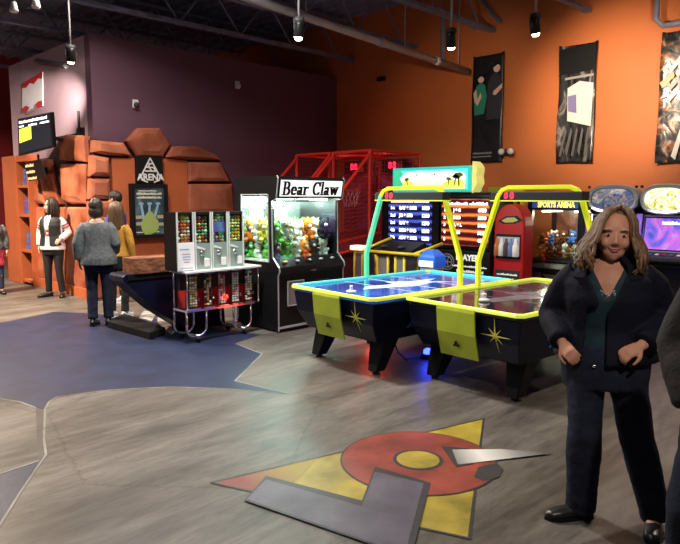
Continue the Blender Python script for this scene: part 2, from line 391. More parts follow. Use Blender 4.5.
# ------------------------------------------------------------------ hanging lamps
def pendant(p, aim, label, lit=True, power=60, top=5.34, size=.9, colr=(1, .8, .58), blend=.6, wide=False):
    t = thing('track_lamp', label, 'lamp', p, 0, None)
    mb = MB(); mb.tube([(0, 0, .12), (0, 0, top-p[2])], .014, 8); mb.build('stem', M['pipe'], t, smooth=True)
    mb = MB(); mb.lathe([(.0, .16), (.06, .16), (.07, .12), (.05, .07), (.0, .07)], n=16); mb.build('cap', M['darkgrey'], t, smooth=True)
    d = (V(aim)-V(p)).normalized(); hd_ = (d*.45+V((0, 0, -1))).normalized(); rot = hd_.to_track_quat('-Z', 'Y').to_matrix().to_4x4()
    mb = MB(); mb.lathe([(.0, .13), (.045, .13), (.058, .08), (.062, -.05), (.058, -.06), (.052, -.055), (.05, -.02), (.0, -.02)], n=18); mb.xform(rot)
    h = mb.build('housing', M['black'], t, smooth=True)
    mb = MB(); mb.lathe([(.0, .0), (.04, -.02), (.05, -.06), (.035, -.09), (.0, -.1)], n=16); mb.xform(rot)
    mb.build('bulb', M['bulb'] if lit else M['white'], h, smooth=True)
    mb = MB(); mb.tube([(-.07, 0, .1), (-.075, 0, .02), (-.06, 0, 0)], .008, 6); mb.tube([(.07, 0, .1), (.075, 0, .02), (.06, 0, 0)], .008, 6); mb.build('yoke', M['darkgrey'], t)
    if lit:
        l = bpy.data.lights.new('lamp_light', 'SPOT'); l.energy = power; l.spot_size = size; l.spot_blend = blend; l.color = colr; l.shadow_soft_size = .05
        lo = bpy.data.objects.new('lamp_light', l); COL.objects.link(lo); lo.location = V(p)+hd_*.14; lo.rotation_euler = d.to_track_quat('-Z', 'Y').to_euler()
    return t
def at(px, py, t):  # a point t metres along the sight line
    d = V(_ray(px, py)).normalized(); return V((0, 0, CH))+d*t
L1 = at(535, 28, 8.4); pendant(L1, PX(612, 95, XW), 'black spot lamp on a long stem lighting the middle banner', True, 420, size=1.15, blend=.9)
L2 = at(451, 42, 8.6); pendant(L2, PX(484, 105, XW), 'black spot lamp on a stem beside the end of the pipe', True, 120, size=1.1, blend=.9)
L3 = at(299, 32, 8.0); pendant(L3, (5.4, 8.5, 0), 'black lamp hanging under the pipe above the claw machine', True, 20, size=1.0)
L4 = at(712, 22, 7.6); pendant(L4, PX(672, 55, XW), 'black spot lamp lighting the banner at the right edge', True, 200, size=1.0, blend=.9)
L5 = at(71, 57, 10.1); pendant(L5, PX(50, 106, XL), "spot lamp lighting the lavender wall above the monitor", True, 1100, size=.62, blend=1., colr=(1, .84, .7))
mb = MB(); a = G(35, 62, 3.98); b = G(66, 66, 3.8); mb.tube([at(36, 61, 12.0), at(66, 66, 10.8)], .045, 4)
tag(mb.build('lamp_rail', M['darkgrey']), 'short dark rail beside the spot lamp over the lavender wall', 'rail')
for px, py, lab in ((14, 8, 'white lamp head at the top left corner of the ceiling'), (36, 4, 'second white lamp head near the top left of the ceiling')):
    p = at(px, py, 9.5); t = thing('ceiling_lamp', lab, 'lamp', p); t.scale = (.6, .6, 1)
    mb = MB(); mb.tube([(0, 0, 0), (0, 0, 5.34-p.z)], .012, 6); mb.build('stem', M['darkgrey'], t)
    mb = MB(); mb.lathe([(.0, .08), (.05, .07), (.09, -.03), (.08, -.05), (0, -.04)], n=14); mb.build('shade', M['white'], t, smooth=True)
# small white spot head on the wall
p = PX(510, 152, XW); t = thing('emergency_lamp', 'small pale twin headed emergency lamp low between the first two banners', 'lamp', p)
mb = MB(); mb.box(-.1, 0, -.06, .06, -.04, .05); mb.build('bracket', M['darkgrey'], t, bevel=.01)
for sgn in (-1, 1):
    mb = MB(); mb.lathe([(.0, .05), (.04, .04), (.055, -.04), (0, -.05)], c=(-.12, sgn*.09, .0), n=14, axis='X'); mb.build('head', M['white'], t, smooth=True)

# ------------------------------------------------------------------ banners on the orange wall
def banner(px, label, art, wavy=.02):
    (x0, x1, ytop, ybot) = px
    a = PX(x0, ytop[0], XW-.03); b = PX(x1, ytop[1], XW-.03); c = PX(x0, ybot, XW-.03)
    w = a.y-b.y; h = a.z-c.z; t = thing('vinyl_banner', label, 'banner', (XW-.03, (a.y+b.y)/2, c.z))
    nx, nz = 10, 40; mb = MB(); rnd = random.Random(int(x0)); ph = rnd.random()*6
    def pt(i, j):
        u = i/nx-.5; v = j/nz
        return V((-.012-wavy*(.5+.5*math.sin(v*9+ph+u*4))*(.4+abs(u)), u*w, v*h+(.025 if (i in (0, nx) and j == nz) else 0)))
    gr = [[mb.bm.verts.new(pt(i, j)) for j in range(nz+1)] for i in range(nx+1)]
    for i in range(nx):
        for j in range(nz): mb._f([gr[i][j], gr[i+1][j], gr[i+1][j+1], gr[i][j+1]])
    o = mb.build('sheet', art, t, smooth=True)
    s = o.modifiers.new('thick', 'SOLIDIFY'); s.thickness = .004; s.offset = 0
    return t, w, h
vinyl_dark = ramp_mat('dark_banner_print', [(.3, (.006, .006, .008)), (.62, (.02, .02, .025)), (.75, (.09, .09, .1))], 3.5, rough=.3, dist=1.)
vinyl_silver = ramp_mat('silver_black_print_and_sheen', [(.4, (.012, .012, .014)), (.55, (.05, .048, .05)), (.63, (.3, .27, .26)), (.69, (.04, .04, .05)), (.8, (.4, .36, .35))], 2.4, rough=.22, dist=1.2, stretch=(1, 2.2, .6), bump=.3)  # silver print pattern that also paints in reflections on the glossy vinyl
vinyl_mix = ramp_mat('black_orange_banner_print', [(.35, (.012, .012, .014)), (.52, (.05, .05, .055)), (.6, (.35, .13, .04)), (.68, (.4, .38, .36)), (.78, (.03, .03, .03))], 3.2, rough=.25, dist=2.5, bump=.25)
t1, w, h = banner((474, 505, (58, 56), 163), 'black banner with two printed figures back to back, one in green', vinyl_dark)
# the printed figures: flat shapes on the flat banner
def printed(name, pts, m, t, w, h, lift):
    mb = MB(); mb.prism([V((-.045-lift, (.5-u)*w, v*h)) for u, v in pts], (.004, 0, 0)); mb.build(name, m, t)
skin_p = mat('printed_skin', (.75, .5, .38), .4); hair_p = mat('printed_black', (.006, .006, .007), .35); green_p = mat('printed_green', (.03, .26, .17), .4); suit_p = mat('printed_dark_suit', (.04, .04, .052), .4); grey_p = mat('printed_grey', (.25, .25, .25), .4)
def oval(cu, cv, ru, rv, n=16): return [(cu+ru*math.cos(2*PI*i/n), cv+rv*math.sin(2*PI*i/n)) for i in range(n)]
printed('figure_torso', [(.1, .45), (.42, .46), (.5, .62), (.44, .72), (.3, .76), (.15, .72), (.08, .6)], green_p, t1, w, h, .0)
printed('figure_head', oval(.3, .785, .1, .035), skin_p, t1, w, h, .002)
printed('figure_hair', [(.2, .79), (.22, .83), (.33, .84), (.41, .815), (.4, .785), (.36, .805), (.28, .81)], hair_p, t1, w, h, .004)
printed('figure_arm', [(.06, .66), (.14, .7), (.2, .6), (.3, .66), (.34, .62), (.2, .54), (.1, .58)], skin_p, t1, w, h, .004)
printed('figure_torso', [(.5, .4), (.96, .4), (.98, .74), (.84, .82), (.66, .82), (.52, .74)], suit_p, t1, w, h, .001)
printed('figure_head', oval(.8, .87, .11, .042), skin_p, t1, w, h, .002)
printed('figure_hair', [(.7, .875), (.71, .91), (.8, .93), (.9, .91), (.91, .88), (.84, .9)], hair_p, t1, w, h, .004)
printed('figure_arm', [(.72, .66), (.98, .72), (.98, .68), (.78, .62), (.7, .63)], skin_p, t1, w, h, .004)
bars('small_print', [(.08*w, .05*h, .62*w, .014*h), (.08*w, .08*h, .62*w, .02*h)], grey_p, t1, (-.05, .5*w, 0), (0, -1, 0), (0, 0, 1), .003)
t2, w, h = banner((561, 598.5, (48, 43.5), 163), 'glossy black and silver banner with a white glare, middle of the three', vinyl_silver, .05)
printed('front_panel', [(.3, .36), (.94, .3), (.96, .66), (.6, .69), (.28, .64)], mat('pale_print_and_glare', (.75, .7, .7), .25), t2, w, h, .02)  # white glare on the gloss painted as a pale shape, with pale print
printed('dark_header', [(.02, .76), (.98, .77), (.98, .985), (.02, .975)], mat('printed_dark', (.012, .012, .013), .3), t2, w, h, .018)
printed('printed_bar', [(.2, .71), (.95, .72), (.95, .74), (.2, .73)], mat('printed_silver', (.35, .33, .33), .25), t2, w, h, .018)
for k in range(5): printed('wrinkle_sheen', [(.1+.17*k, .06+.04*(k % 2)), (.16+.17*k, .05), (.3+.15*k, .27), (.26+.15*k, .3)], mat('wrinkle_sheen_silver', (.14, .13, .13), .25), t2, w, h, .018)  # shine along the vinyl wrinkles painted as silver streaks
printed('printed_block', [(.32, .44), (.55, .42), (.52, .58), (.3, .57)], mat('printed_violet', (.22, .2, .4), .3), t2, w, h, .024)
t3, w, h = banner((663, 712, (34, 26), 163), 'black banner with jagged white and orange print at the right edge of the photo', vinyl_mix, .04)
for k, (v0, cc) in enumerate(((.72, 'pale_print_and_glare'), (.58, 'printed_grey'), (.5, 'pale_print_and_glare'))):
    pts = [(.05, v0), (.2, v0+.06), (.26, v0+.02), (.42, v0+.09), (.46, v0+.03), (.62, v0+.08), (.6, v0-.0), (.44, v0-.03), (.4, v0+.03), (.25, v0-.03), (.2, v0+.01)]
    printed('printed_slash', pts, MATS[cc], t3, w, h, .02)
printed('printed_slash', [(.35, .05), (.55, .3), (.62, .3), (.45, .02)], MATS['pale_print_and_glare'], t3, w, h, .02)
printed('printed_slash', [(.02, .62), (.3, .7), (.34, .66), (.1, .58)], mat('printed_orange', (.6, .22, .05), .3), t3, w, h, .023)

# ------------------------------------------------------------------ rock facade of the arena
FX, FY = 4.42, 10.02
rock = mat('painted_rock', (.36, .075, .032), .75, noise=.6, nscale=2.2, bump=.3, bscale=5, col2=(.56, .19, .105), spec=.2)
rock2 = mat('painted_rock_brown', (.32, .085, .045), .75, noise=.5, nscale=1.8, bump=.35, bscale=5, col2=(.46, .15, .085), spec=.2)
fac = thing('arena_facade', 'orange painted rock facade of boulders around the arena entrance', 'facade', (XL, YW, 0))
mb = MB()
base_r = [(93, 0)]
def wallpoly(px, side, off=0.):
    return [(PX(x, y, FX+off) if side == 'L' else PY(x, y, FY+off)) for x, y in px]
def ground(pts):  # drop marked points to the floor
    return [V((p.x, p.y, 0)) if z0 else p for p, z0 in pts]
# backing board (dark joints) and flat orange boards
mb = MB(); bk = wallpoly([(7, 157), (24, 157), (27, 160), (48, 158), (60, 138), (85, 136), (93, 139)], 'L', .09)
bk = [V((FX+.09, bk[0].y, 0))]+bk+[V((FX+.09, FY+.1, 0))]; mb.prism(bk, (.08, 0, 0))
bk = wallpoly([(89, 140), (124, 143), (139, 130), (160, 130), (171, 146), (197, 148), (220, 161), (233, 184)], 'R', .09)
bk = [V((bk[0].x, FY+.09, 0))]+bk+[V((bk[-1].x, FY+.09, 0))]; mb.prism(bk, (0, .08, 0)); mb.build('backing_board', mat('dark_joint_paint', (.05, .014, .01), .8), fac, world=True)
def boulder(px, side, m, depth=.1, floor_idx=(), bev=.03):
    pts = wallpoly(px, side); pts = [V((p.x, p.y, 0)) if i in floor_idx else p for i, p in enumerate(pts)]
    c = sum(pts, V())/len(pts); mb = MB()
    vec = V((.095, 0, 0)) if side == 'L' else V((0, .095, 0)); out = V((-.05, 0, 0)) if side == 'L' else V((0, -.05, 0))
    a = [p+vec for p in pts]; b = pts; d = [p+(c-p).normalized()*.035+out*.5 for p in pts]; e = [p+(c-p)*.4+out*(.8+.4*random.random()) for p in pts]
    mb.rings([a, b, d, e], True); return mb.build('boulder', m, fac, world=True, smooth=False)
for px, side, m, fi in (
    ([(60, 139), (66, 134.5), (84, 135.5), (85.5, 162), (60, 160)], 'L', rock, ()),
    ([(61, 163.5), (85.5, 164), (86, 204), (72, 204), (62, 200)], 'L', rock, ()),
    ([(47, 207), (66, 207), (65, 300), (46, 300)], 'L', rock, (2, 3)),
    ([(67.5, 207), (88, 207), (87, 300), (67, 300)], 'L', rock, (2, 3)),
    ([(27, 160), (47.5, 159), (53, 180), (59.5, 204), (47, 204), (41, 183)], 'L', rock, ()),
    ([(33, 183), (40, 184), (45.5, 204), (33, 204)], 'L', rock2, ()),
    ([(33, 207), (45.5, 207), (45, 300), (33, 300)], 'L', rock, (2, 3)),
    ([(93, 140), (123.5, 143), (131, 155.6), (108, 155), (92, 152)], 'R', rock, ()),
    ([(91, 155), (109, 158), (110, 176.5), (90, 176)], 'R', rock, ()),
    ([(90, 178.5), (110, 179), (110.5, 199), (89, 199)], 'R', rock, ()),
    ([(89, 201), (110.5, 201), (110.5, 300), (89, 300)], 'R', rock, (2, 3)),
    ([(126.5, 141), (138, 128), (160, 128), (170.6, 145), (163, 157), (137, 156.5)], 'R', rock2, ()),
    ([(172, 146), (197, 146), (217.6, 155.6), (220.6, 160), (189, 159.5), (166, 157)], 'R', rock2, ()),
    ([(188.5, 162), (220.6, 162.4), (229.4, 181.5), (188.5, 181.5)], 'R', rock2, ()),
    ([(188.5, 184), (232, 184), (234, 215), (188.5, 215)], 'R', rock2, ()),
    ([(188.5, 217), (234, 217), (234, 300), (188.5, 300)], 'R', rock2, (2, 3))):
    boulder(px, side, m, floor_idx=fi)
mb = MB(); pts = wallpoly([(111.5, 158), (136, 158), (163, 158), (187, 161)], 'R', .03)
mb.prism([V((pts[0].x, FY+.03, 0)), pts[0], pts[1], pts[2], pts[3], V((pts[3].x, FY+.03, 0))], (0, .06, 0)); mb.build('orange_panel', M['orange'], fac, world=True)
mb = MB(); pts = wallpoly([(31, 157), (88, 157)], 'L'); mb.box(FX-.06, FX-.02, pts[1].y-.15, pts[0].y, 0, .16); mb.build('kickboard', M['orange'], fac, world=True)
# shelf unit let into the left end
y0 = PX(31.5, 200, FX-.1).y; y1 = 13.62; zt = 2.42
sh = thing('leaflet_shelf', 'orange shelf unit holding purple leaflets at the left end of the facade', 'shelf', (FX-.1, y0, 0))
ys = PX(18.5, 200, FX-.12).y
mb = MB(); mb.box(FX-.14, FX+.08, ys, y1, 0, zt); mb.build('side_board', M['orange'], sh, world=True, bevel=.01)
mb = MB(); mb.box(FX+.04, FX+.08, y0, ys-.005, 0, zt); mb.build('back_board', mat('purple_board', (.12, .06, .16), .6), sh, world=True)
for z in (.05, .62, 1.28, 1.82, 2.3):
    mb = MB(); mb.box(FX-.12, FX+.03, y0+.045, ys-.005, z, z+.05 if z < 2.2 else zt); mb.build('shelf_board', M['orange'], sh, world=True)
mb = MB(); mb.box(FX-.14, FX+.08, y0, y0+.04, 0, zt); mb.build('frame_post', M['orange'], sh, world=True)
lf = None
LC = {'purple': ramp_mat('purple_leaflet_print', [(.3, (.09, .04, .2)), (.6, (.2, .12, .35)), (.8, (.5, .45, .6))], 14), 'blue': ramp_mat('blue_leaflet_print', [(.3, (.04, .07, .25)), (.6, (.12, .2, .42)), (.8, (.5, .5, .6))], 14)}
for zi, z in enumerate((.67, 1.33, 1.87)):
    for k in range(3):
        wd = (ys-y0-.12)/3; yy = y0+.07+wd*(k+.5)
        mb = MB(); mb.box(-.012, .012, -wd*.42, wd*.42, 0, .32 if zi != 2 else .3); c = 'purple' if (k+zi) % 2 else 'blue'
        o = mb.build('leaflet', LC[c]); o.location = (FX-.05, yy, z); o.rotation_euler = (0, .12, 0)
        tag(o, '%s printed leaflet stack standing on the %s shelf of the orange unit' % (c, ('lowest', 'middle', 'top')[zi]), 'leaflet', 'leaflets on the orange shelf unit')
# monitor
def quad_at(pxs, X): return [PX(x, y, X) for x, y in pxs]
tv = thing('hanging_monitor', 'black flat monitor tilted down above the shelf unit with a yellow block on screen', 'monitor', PX(35, 133, 4.05))
qd = [PX(17.5, 119, 4.0), PX(50.5, 112, 4.0), PX(53, 147, 4.06), PX(18.5, 156, 4.06)]
nrm = (qd[1]-qd[0]).cross(qd[3]-qd[0]).normalized()
if nrm.x > 0: nrm = -nrm
mb = MB(); mb.prism(qd, -nrm*.06); mb.build('case', M['black'], tv, world=True, bevel=.008)
def tvp(u, v): return lerp(lerp(qd[0], qd[1], u), lerp(qd[3], qd[2], u), v)
mb = MB(); mb.prism([tvp(.03, .04)+nrm*.002, tvp(.97, .04)+nrm*.002, tvp(.97, .95)+nrm*.002, tvp(.03, .95)+nrm*.002], nrm*.003); scr = mb.build('screen', mat('monitor_screen', (.006, .007, .01), .6, spec=.1, emit=(.012, .014, .02), es=1), tv, world=True)
mb = MB(); mb.prism([tvp(.06, .29)+nrm*.005, tvp(.43, .26)+nrm*.005, tvp(.43, .62)+nrm*.005, tvp(.06, .66)+nrm*.005], nrm*.002); mb.build('yellow_block', mat('screen_yellow', (.8, .75, .05), .5, emit=(.85, .8, .06), es=.9), scr, world=True)
o0 = tvp(.06, .14)-OFF[tv.name]+nrm*.006; W = (qd[1]-qd[0]).length; Hh = (qd[3]-qd[0]).length
bars('screen_heading', [(0, 0, W*.85, Hh*.075), (0, -Hh*.1, W*.15, Hh*.045), (W*.3, -Hh*.1, W*.25, Hh*.05), (W*.65, -Hh*.1, W*.25, Hh*.05)], M['whitetext'], scr, o0, qd[1]-qd[0], qd[0]-qd[3], .002)
mb = MB(); c = (qd[0]+qd[1]+qd[2]+qd[3])/4; mb.tube([c-nrm*.06, V((XL-.2, c.y-.3, c.z-.1)), V((XL, c.y-.5, c.z-.05))], .03, 8); mb.box(XL-.03, XL, c.y-.65, c.y-.4, c.z-.2, c.z+.1); mb.build('arm', M['black'], tv, world=True)
mb = MB(); a = PX(75, 118, 4.5); mb.tube([V((4.56, a.y, a.z+.12)), V((4.56, a.y, a.z-.28))], .02, 6); mb.tube([V((4.56, a.y+1.0, a.z-.25)), V((4.56, a.y, a.z-.25))], .016, 6)
tag(mb.build('cable_conduit', M['black']), 'thin black cable conduit on the lavender wall beside the monitor', 'conduit')
# black sign with three lines
SX = FX-.24
sg = thing('rules_sign', 'small black sign with three lines of pale print below the monitor', 'sign', PX(34, 170, SX))
qd2 = [PX(24, 162, SX), PX(40, 159.5, SX), PX(46, 178, SX), PX(29, 181, SX)]
mb = MB(); mb.prism(qd2, (.02, 0, 0)); mb.build('board', M['black'], sg, world=True)
r = (qd2[1]-qd2[0]); u = (qd2[0]-qd2[3]); r.x = u.x = 0
rows = []
for k in range(3): rows.append((.05+.055*k, -.1-.11*k, .4, .055))
bars('print', rows, mat('pale_yellow_print', (.75, .65, .35), .6), sg, qd2[0]-OFF[sg.name]+V((-.003, 0, 0)), (0, r.y, r.z), (0, -r.z*0, 1), .003, 4)
mb = MB(); mb.box(SX+.02, FX+.02, OFF[sg.name].y-.05, OFF[sg.name].y+.05, OFF[sg.name].z-.05, OFF[sg.name].z+.05); mb.build('bracket', M['black'], sg, world=True)
# red and white poster on the lavender wall
pq = [PX(23, 84, XL-.01), PX(43, 72, XL-.01), PX(43, 106, XL-.01), PX(22.5, 113, XL-.01)]
po = thing('paper_poster', 'white poster with red edges high on the lavender wall', 'poster', pq[3])
mb = MB(); mb.prism([p+V((-.012, 0, 0)) for p in pq], (.016, 0, 0)); mb.build('sheet', M['paper'], po, world=True)
def pq_at(u, v, l=.016): return lerp(lerp(pq[0], pq[1], u), lerp(pq[3], pq[2], u), v)+V((-l, 0, 0))
redp = mat('red_print', (.6, .02, .03), .6)
for pts in ([(0, 0), (1, 0), (1, .2), (.8, .12), (.6, .22), (.4, .12), (.2, .2), (0, .14)], [(0, .86), (.2, .8), (.4, .9), (.3, 1), (0, 1)], [(.62, .9), (.8, .82), (1, .84), (1, 1), (.6, 1)]):
    mb = MB(); mb.prism([pq_at(*p) for p in pts], (.004, 0, 0)); mb.build('red_border', redp, po, world=True)
bars('print', [(.1, -.55, .5, .07), (.1, -.75, .7, .06)], mat('grey_print', (.3, .25, .25), .6), po, pq_at(0.05, .1)-OFF[po.name], (0, -1, .12), (0, 0, 1), .002, 9)
# arena sign and framed poster
ar = thing('arena_sign', 'black sign with a white triangle emblem reading ARENA', 'sign', PY(150, 183, FY-.06))
a = PY(136.5, 155.5, FY-.06); b = PY(163.5, 183, FY-.06); cx = (a.x+b.x)/2; wd = b.x-a.x; hz = a.z-b.z
mb = MB(); mb.box(a.x, b.x, FY-.06, FY+.02, b.z, a.z); mb.build('board', M['black'], ar, world=True, bevel=.008)
whp = mat('white_print', (.75, .75, .75), .5)
mb = MB(); yb = FY-.064
def seg(x0, z0, x1, z1, t=.022):
    p = V((cx+x0*wd, yb, b.z+z0*hz)); q = V((cx+x1*wd, yb, b.z+z1*hz)); d = (q-p).normalized(); n = V((-d.z, 0, d.x))*t/2
    mb.prism([p-n, q-n, q+n, p+n], (0, -.006, 0))
seg(-.33, .3, 0, .93); seg(.33, .3, 0, .93); seg(-.1, .72, .1, .72); seg(-.16, .58, .12, .58); seg(-.2, .44, .22, .44); seg(.0, .72, -.1, .58); seg(.12, .58, .2, .44); seg(-.05, .58, .05, .44)
seg(-.36, .12, -.12, .02); seg(.36, .12, .12, .02); seg(-.44, .14, -.33, .3)
seg(.44, .14, .33, .3); mb.build('emblem', whp, ar, world=True)
letters('lettering', 'ARENA', .15, whp, ar, (cx-OFF[ar.name].x, yb-.004-OFF[ar.name].y, b.z+.2*hz-OFF[ar.name].z), (1, 0, 0), (0, 0, 1), .002, .004)
fp = thing('framed_poster', 'black framed poster with three pale beams under the ARENA sign', 'poster', PY(149, 237, FY-.07))
a = PY(130, 183.5, FY-.07); b = PY(168.5, 237, FY-.07); cx2 = (a.x+b.x)/2; W = b.x-a.x; Hh = a.z-b.z
mb = MB(); 
for x0, x1, z0, z1 in ((a.x, b.x, b.z, b.z+.06), (a.x, b.x, a.z-.06, a.z), (a.x, a.x+.06, b.z+.06, a.z-.06), (b.x-.06, b.x, b.z+.06, a.z-.06)): mb.box(x0, x1, FY-.1, FY-.01, z0, z1)
mb.build('frame', M['black'], fp, world=True)
mb = MB(); mb.box(a.x+.06, b.x-.06, FY-.07, FY-.03, b.z+.06, a.z-.06); art = mb.build('print', ramp_mat('poster_print', [(.3, (.01, .02, .03)), (.5, (.03, .07, .1)), (.66, (.12, .2, .22)), (.8, (.3, .34, .2))], 5, rough=.3, stretch=(1, 1, .6)), fp, world=True)
o = V((a.x, FY-.073, b.z))-OFF[fp.name]
bars('heading', [(.2*W, .86*Hh, .5*W, .025*Hh), (.16*W, .8*Hh, .66*W, .04*Hh), (.16*W, .73*Hh, .66*W, .045*Hh), (.12*W, .1*Hh, .6*W, .025*Hh)], mat('cream_print', (.7, .66, .5), .5), art, o, (1, 0, 0), (0, 0, 1), .003, 3)
mb = MB()
for k, u in enumerate((.27, .5, .73)):
    x = u*W; mb.prism([o+V((x-.02, -.002, .62*Hh)), o+V((x+.02, -.002, .62*Hh)), o+V((x+.07*(1-k), -.002, .3*Hh)), o+V((x-.07*(k+0)+.02, -.002, .3*Hh))], (0, .002, 0))
    mb.prism([o+V((x-.05, -.002, .62*Hh)), o+V((x+.05, -.002, .62*Hh)), o+V((x+.03, -.002, .66*Hh)), o+V((x-.03, -.002, .66*Hh))], (0, .002, 0))
mb.build('beams', mat('pale_blue_print', (.25, .42, .55), .4), art)
mb = MB()
for q_, (u, v, s) in enumerate(((.5, .33, .11), (.44, .22, .13), (.56, .24, .12), (.5, .42, .06))):
    c = o+V((u*W, -.004-.0015*q_, v*Hh)); mb.prism([c+V((s*math.cos(2*PI*i/12), 0, s*1.2*math.sin(2*PI*i/12))) for i in range(12)], (0, .004, 0))
mb.build('figure', mat('lime_print', (.32, .42, .12), .4), art)
mb = MB()
for x0, x1, v in ((.12, .3, .36), (.7, .9, .36), (.12, .3, .24), (.74, .9, .22)): mb.box(o.x+x0*W, o.x+x1*W, o.y-.003, o.y, o.z+v*Hh, o.z+(v+.06)*Hh)
mb.build('print_block', mat('tan_print', (.4, .36, .22), .4), art)

# ================================================================== GAMES
def arc(cx, cz, r, a0, a1, n): return [(cx+r*math.cos(a0+(a1-a0)*i/n), cz+r*math.sin(a0+(a1-a0)*i/n)) for i in range(n+1)]
# ------------------------------------------------------------------ air hockey tables
TW, TL, TZ = 1.25, 2.12, .76
starm = mat('yellow_star_print', (.6, .6, .08), .5)
def air_hockey(loc, rz, label, field_mat, tube_mats, art_mat, rail2=None):
    """local frame: near short end at -Y, x to the right along it"""
    t = thing('air_hockey_table', label, 'air hockey table', loc, rz, None)
    hw, hl, ch = TW/2, TL/2, .05
    def octo(inset, z): 
        w, l, c = hw-inset, hl-inset, max(ch-inset*.4, .01)
        return [V(p) for p in ((-w+c, -l, z), (w-c, -l, z), (w, -l+c, z), (w, l-c, z), (w-c, l, z), (-w+c, l, z), (-w, l-c, z), (-w, -l+c, z))]
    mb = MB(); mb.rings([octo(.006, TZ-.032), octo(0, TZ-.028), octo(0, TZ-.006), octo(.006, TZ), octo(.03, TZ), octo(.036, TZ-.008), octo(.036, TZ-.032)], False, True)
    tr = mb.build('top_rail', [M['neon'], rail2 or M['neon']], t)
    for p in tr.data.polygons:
        if p.center.x < -hw+.05 and abs(p.center.y) < hl-.06 or p.center.y > hl-.05: p.material_index = 1  # left and far rails tinted teal, the teal light put into the colour
    mb = MB(); mb.prism(octo(.034, TZ-.06), (0, 0, .036)); fld = mb.build('playfield', field_mat, t)
    mb = MB(); 
    for y in (-.35, .35): mb.box(-hw+.06, hw-.06, y-.006, y+.006, TZ-.024, TZ-.0225)
    mb.box(-hw+.06, hw-.06, -.01, .01, TZ-.024, TZ-.0225); mb.build('field_line', art_mat, fld)
    mb = MB()
    for pts in ([(-.12, -.45), (.02, -.62), (.1, -.3), (.2, -.05), (.12, .3), (.25, .55), (.02, .35), (-.1, .62), (-.1, .2), (-.25, -.05), (-.06, -.1)],):
        mb.prism([V((x, y, TZ-.0235)) for x, y in pts], (0, 0, .001))
    mb.build('field_emblem', art_mat, fld)
    # body: tapered box
    def rect(w, l0, l1, z): return [V((-w, -l0, z)), V((w, -l0, z)), V((w, l1, z)), V((-w, l1, z))]
    mb = MB(); mb.rings([rect(hw-.11, hl-.16, hl-.16, .32), rect(hw-.06, hl-.06, hl-.06, .5), rect(hw-.03, hl-.04, hl-.04, TZ-.06)]); mb.build('body', M['navy'], t, bevel=.012)
    for sy in (-1, 1):
        # hanging end panel, offset to the left as seen from its own end
        y = sy*(hl-.035); x0, x1 = (-.2, .2)
        xs = [x*(-sy) for x in (x0, x1)]
        yo = lambda z: sy*(hl+.004 - (.07 if z < .4 else 0))
        pr = [(sy*(hl+.006), TZ-.02), (sy*(hl+.012), TZ-.05), (sy*(hl-.005), .52), (sy*(hl-.06), .31)]
        mb = MB(); out = sy*.014
        mb.rings([[V((xs[0], a, z)), V((xs[1], a, z)), V((xs[1], a+out, z)), V((xs[0], a+out, z))] for a, z in pr], True); ap = mb.build('end_panel', M['lime'], t, bevel=.003)
        cxp = (xs[0]+xs[1])/2
        mb = MB(); c = V((cxp, sy*(hl-.018), .43)); n = V((0, sy*.97, -.25)).normalized(); uu = V((1, 0, 0)); vv = n.cross(uu)*(1 if n.cross(uu).z > 0 else -1)
        fr = c+n*.012
        for pts in ([(-.035, -.02), (.035, -.02), (.028, 0), (.012, .004), (.02, .014), (.006, .03), (-.006, .03), (-.02, .014), (-.012, .004), (-.028, 0)],):
            mb.prism([fr+uu*a+vv*b for a, b in pts], n*.004)
        mb.build('panel_emblem', M['black'], ap)
        # starburst printed on the body
        mb = MB(); c = V((-sy*.36, sy*(hl-.03), .55))
        for k in range(8):
            a = k*PI/4; L = .15 if k % 2 == 0 else .085; d = V((math.cos(a), 0, math.sin(a))); e = V((-d.z, 0, d.x))*.008
            yb = lambda p: V((p.x, sy*(hl-.052+.022*(p.z-.5)/.2 if p.z > .5 else hl-.06+.1*(p.z-.5)/.18)+sy*.006, p.z))
            mb.prism([yb(c+e), yb(c+d*L), yb(c-e)], (0, sy*.003, 0))
        mb.build('star_print', starm, t)
    for sx in (-1, 1):  # side stripes
        mb = MB()
        for k, yy in enumerate((-.55, .1, .7)):
            for q in range(3): 
                a = V((sx*(hw-.075), yy+q*.05, .42)); b = V((sx*(hw-.05), yy+q*.05+.22, .66)); mb.prism([a, a+V((0, .02, 0)), b+V((0, .02, 0)), b], (sx*.012, 0, 0))
        mb.build('side_stripes', mat('blue_print', (.05, .18, .6), .45), t)
    for sx in (-1, 1):
        for sy in (-1, 1):
            top = [(-.1, -.1), (.1, -.1), (.1, .1), (-.1, .1)]; bot = [(-.055, -.06), (.055, -.06), (.055, .06), (-.055, .06)]
            mb = MB(); cx, cy = sx*.41, sy*(hl-.24)
            mb.rings([[V((cx+sx*.02+x, cy+y, .03)) for x, y in bot], [V((cx+x, cy-sy*.13+y, .34)) for x, y in top], [V((cx+x, cy-sy*.15+y, .5)) for x, y in top]])
            lg = mb.build('leg', M['black'], t, bevel=.01)
            mb = MB(); mb.lathe([(.0, 0), (.035, 0), (.035, .015), (.012, .02), (.012, .04), (0, .04)], c=(cx+sx*.02, cy, 0), n=12); mb.build('foot', M['darkgrey'], lg, smooth=False)
    # overhead arch
    s = hw-.03; prof = [(-s, TZ-.02), (-s, 1.02), (-s+.2, 1.66), (-s+.24, 1.715), (-s+.3, 1.74)]
    sk = lambda x: .09*(x+s)/s
    path = [V((x, sk(x), z)) for x, z in prof]+[V((-x, sk(-x), z)) for x, z in prof[::-1]]
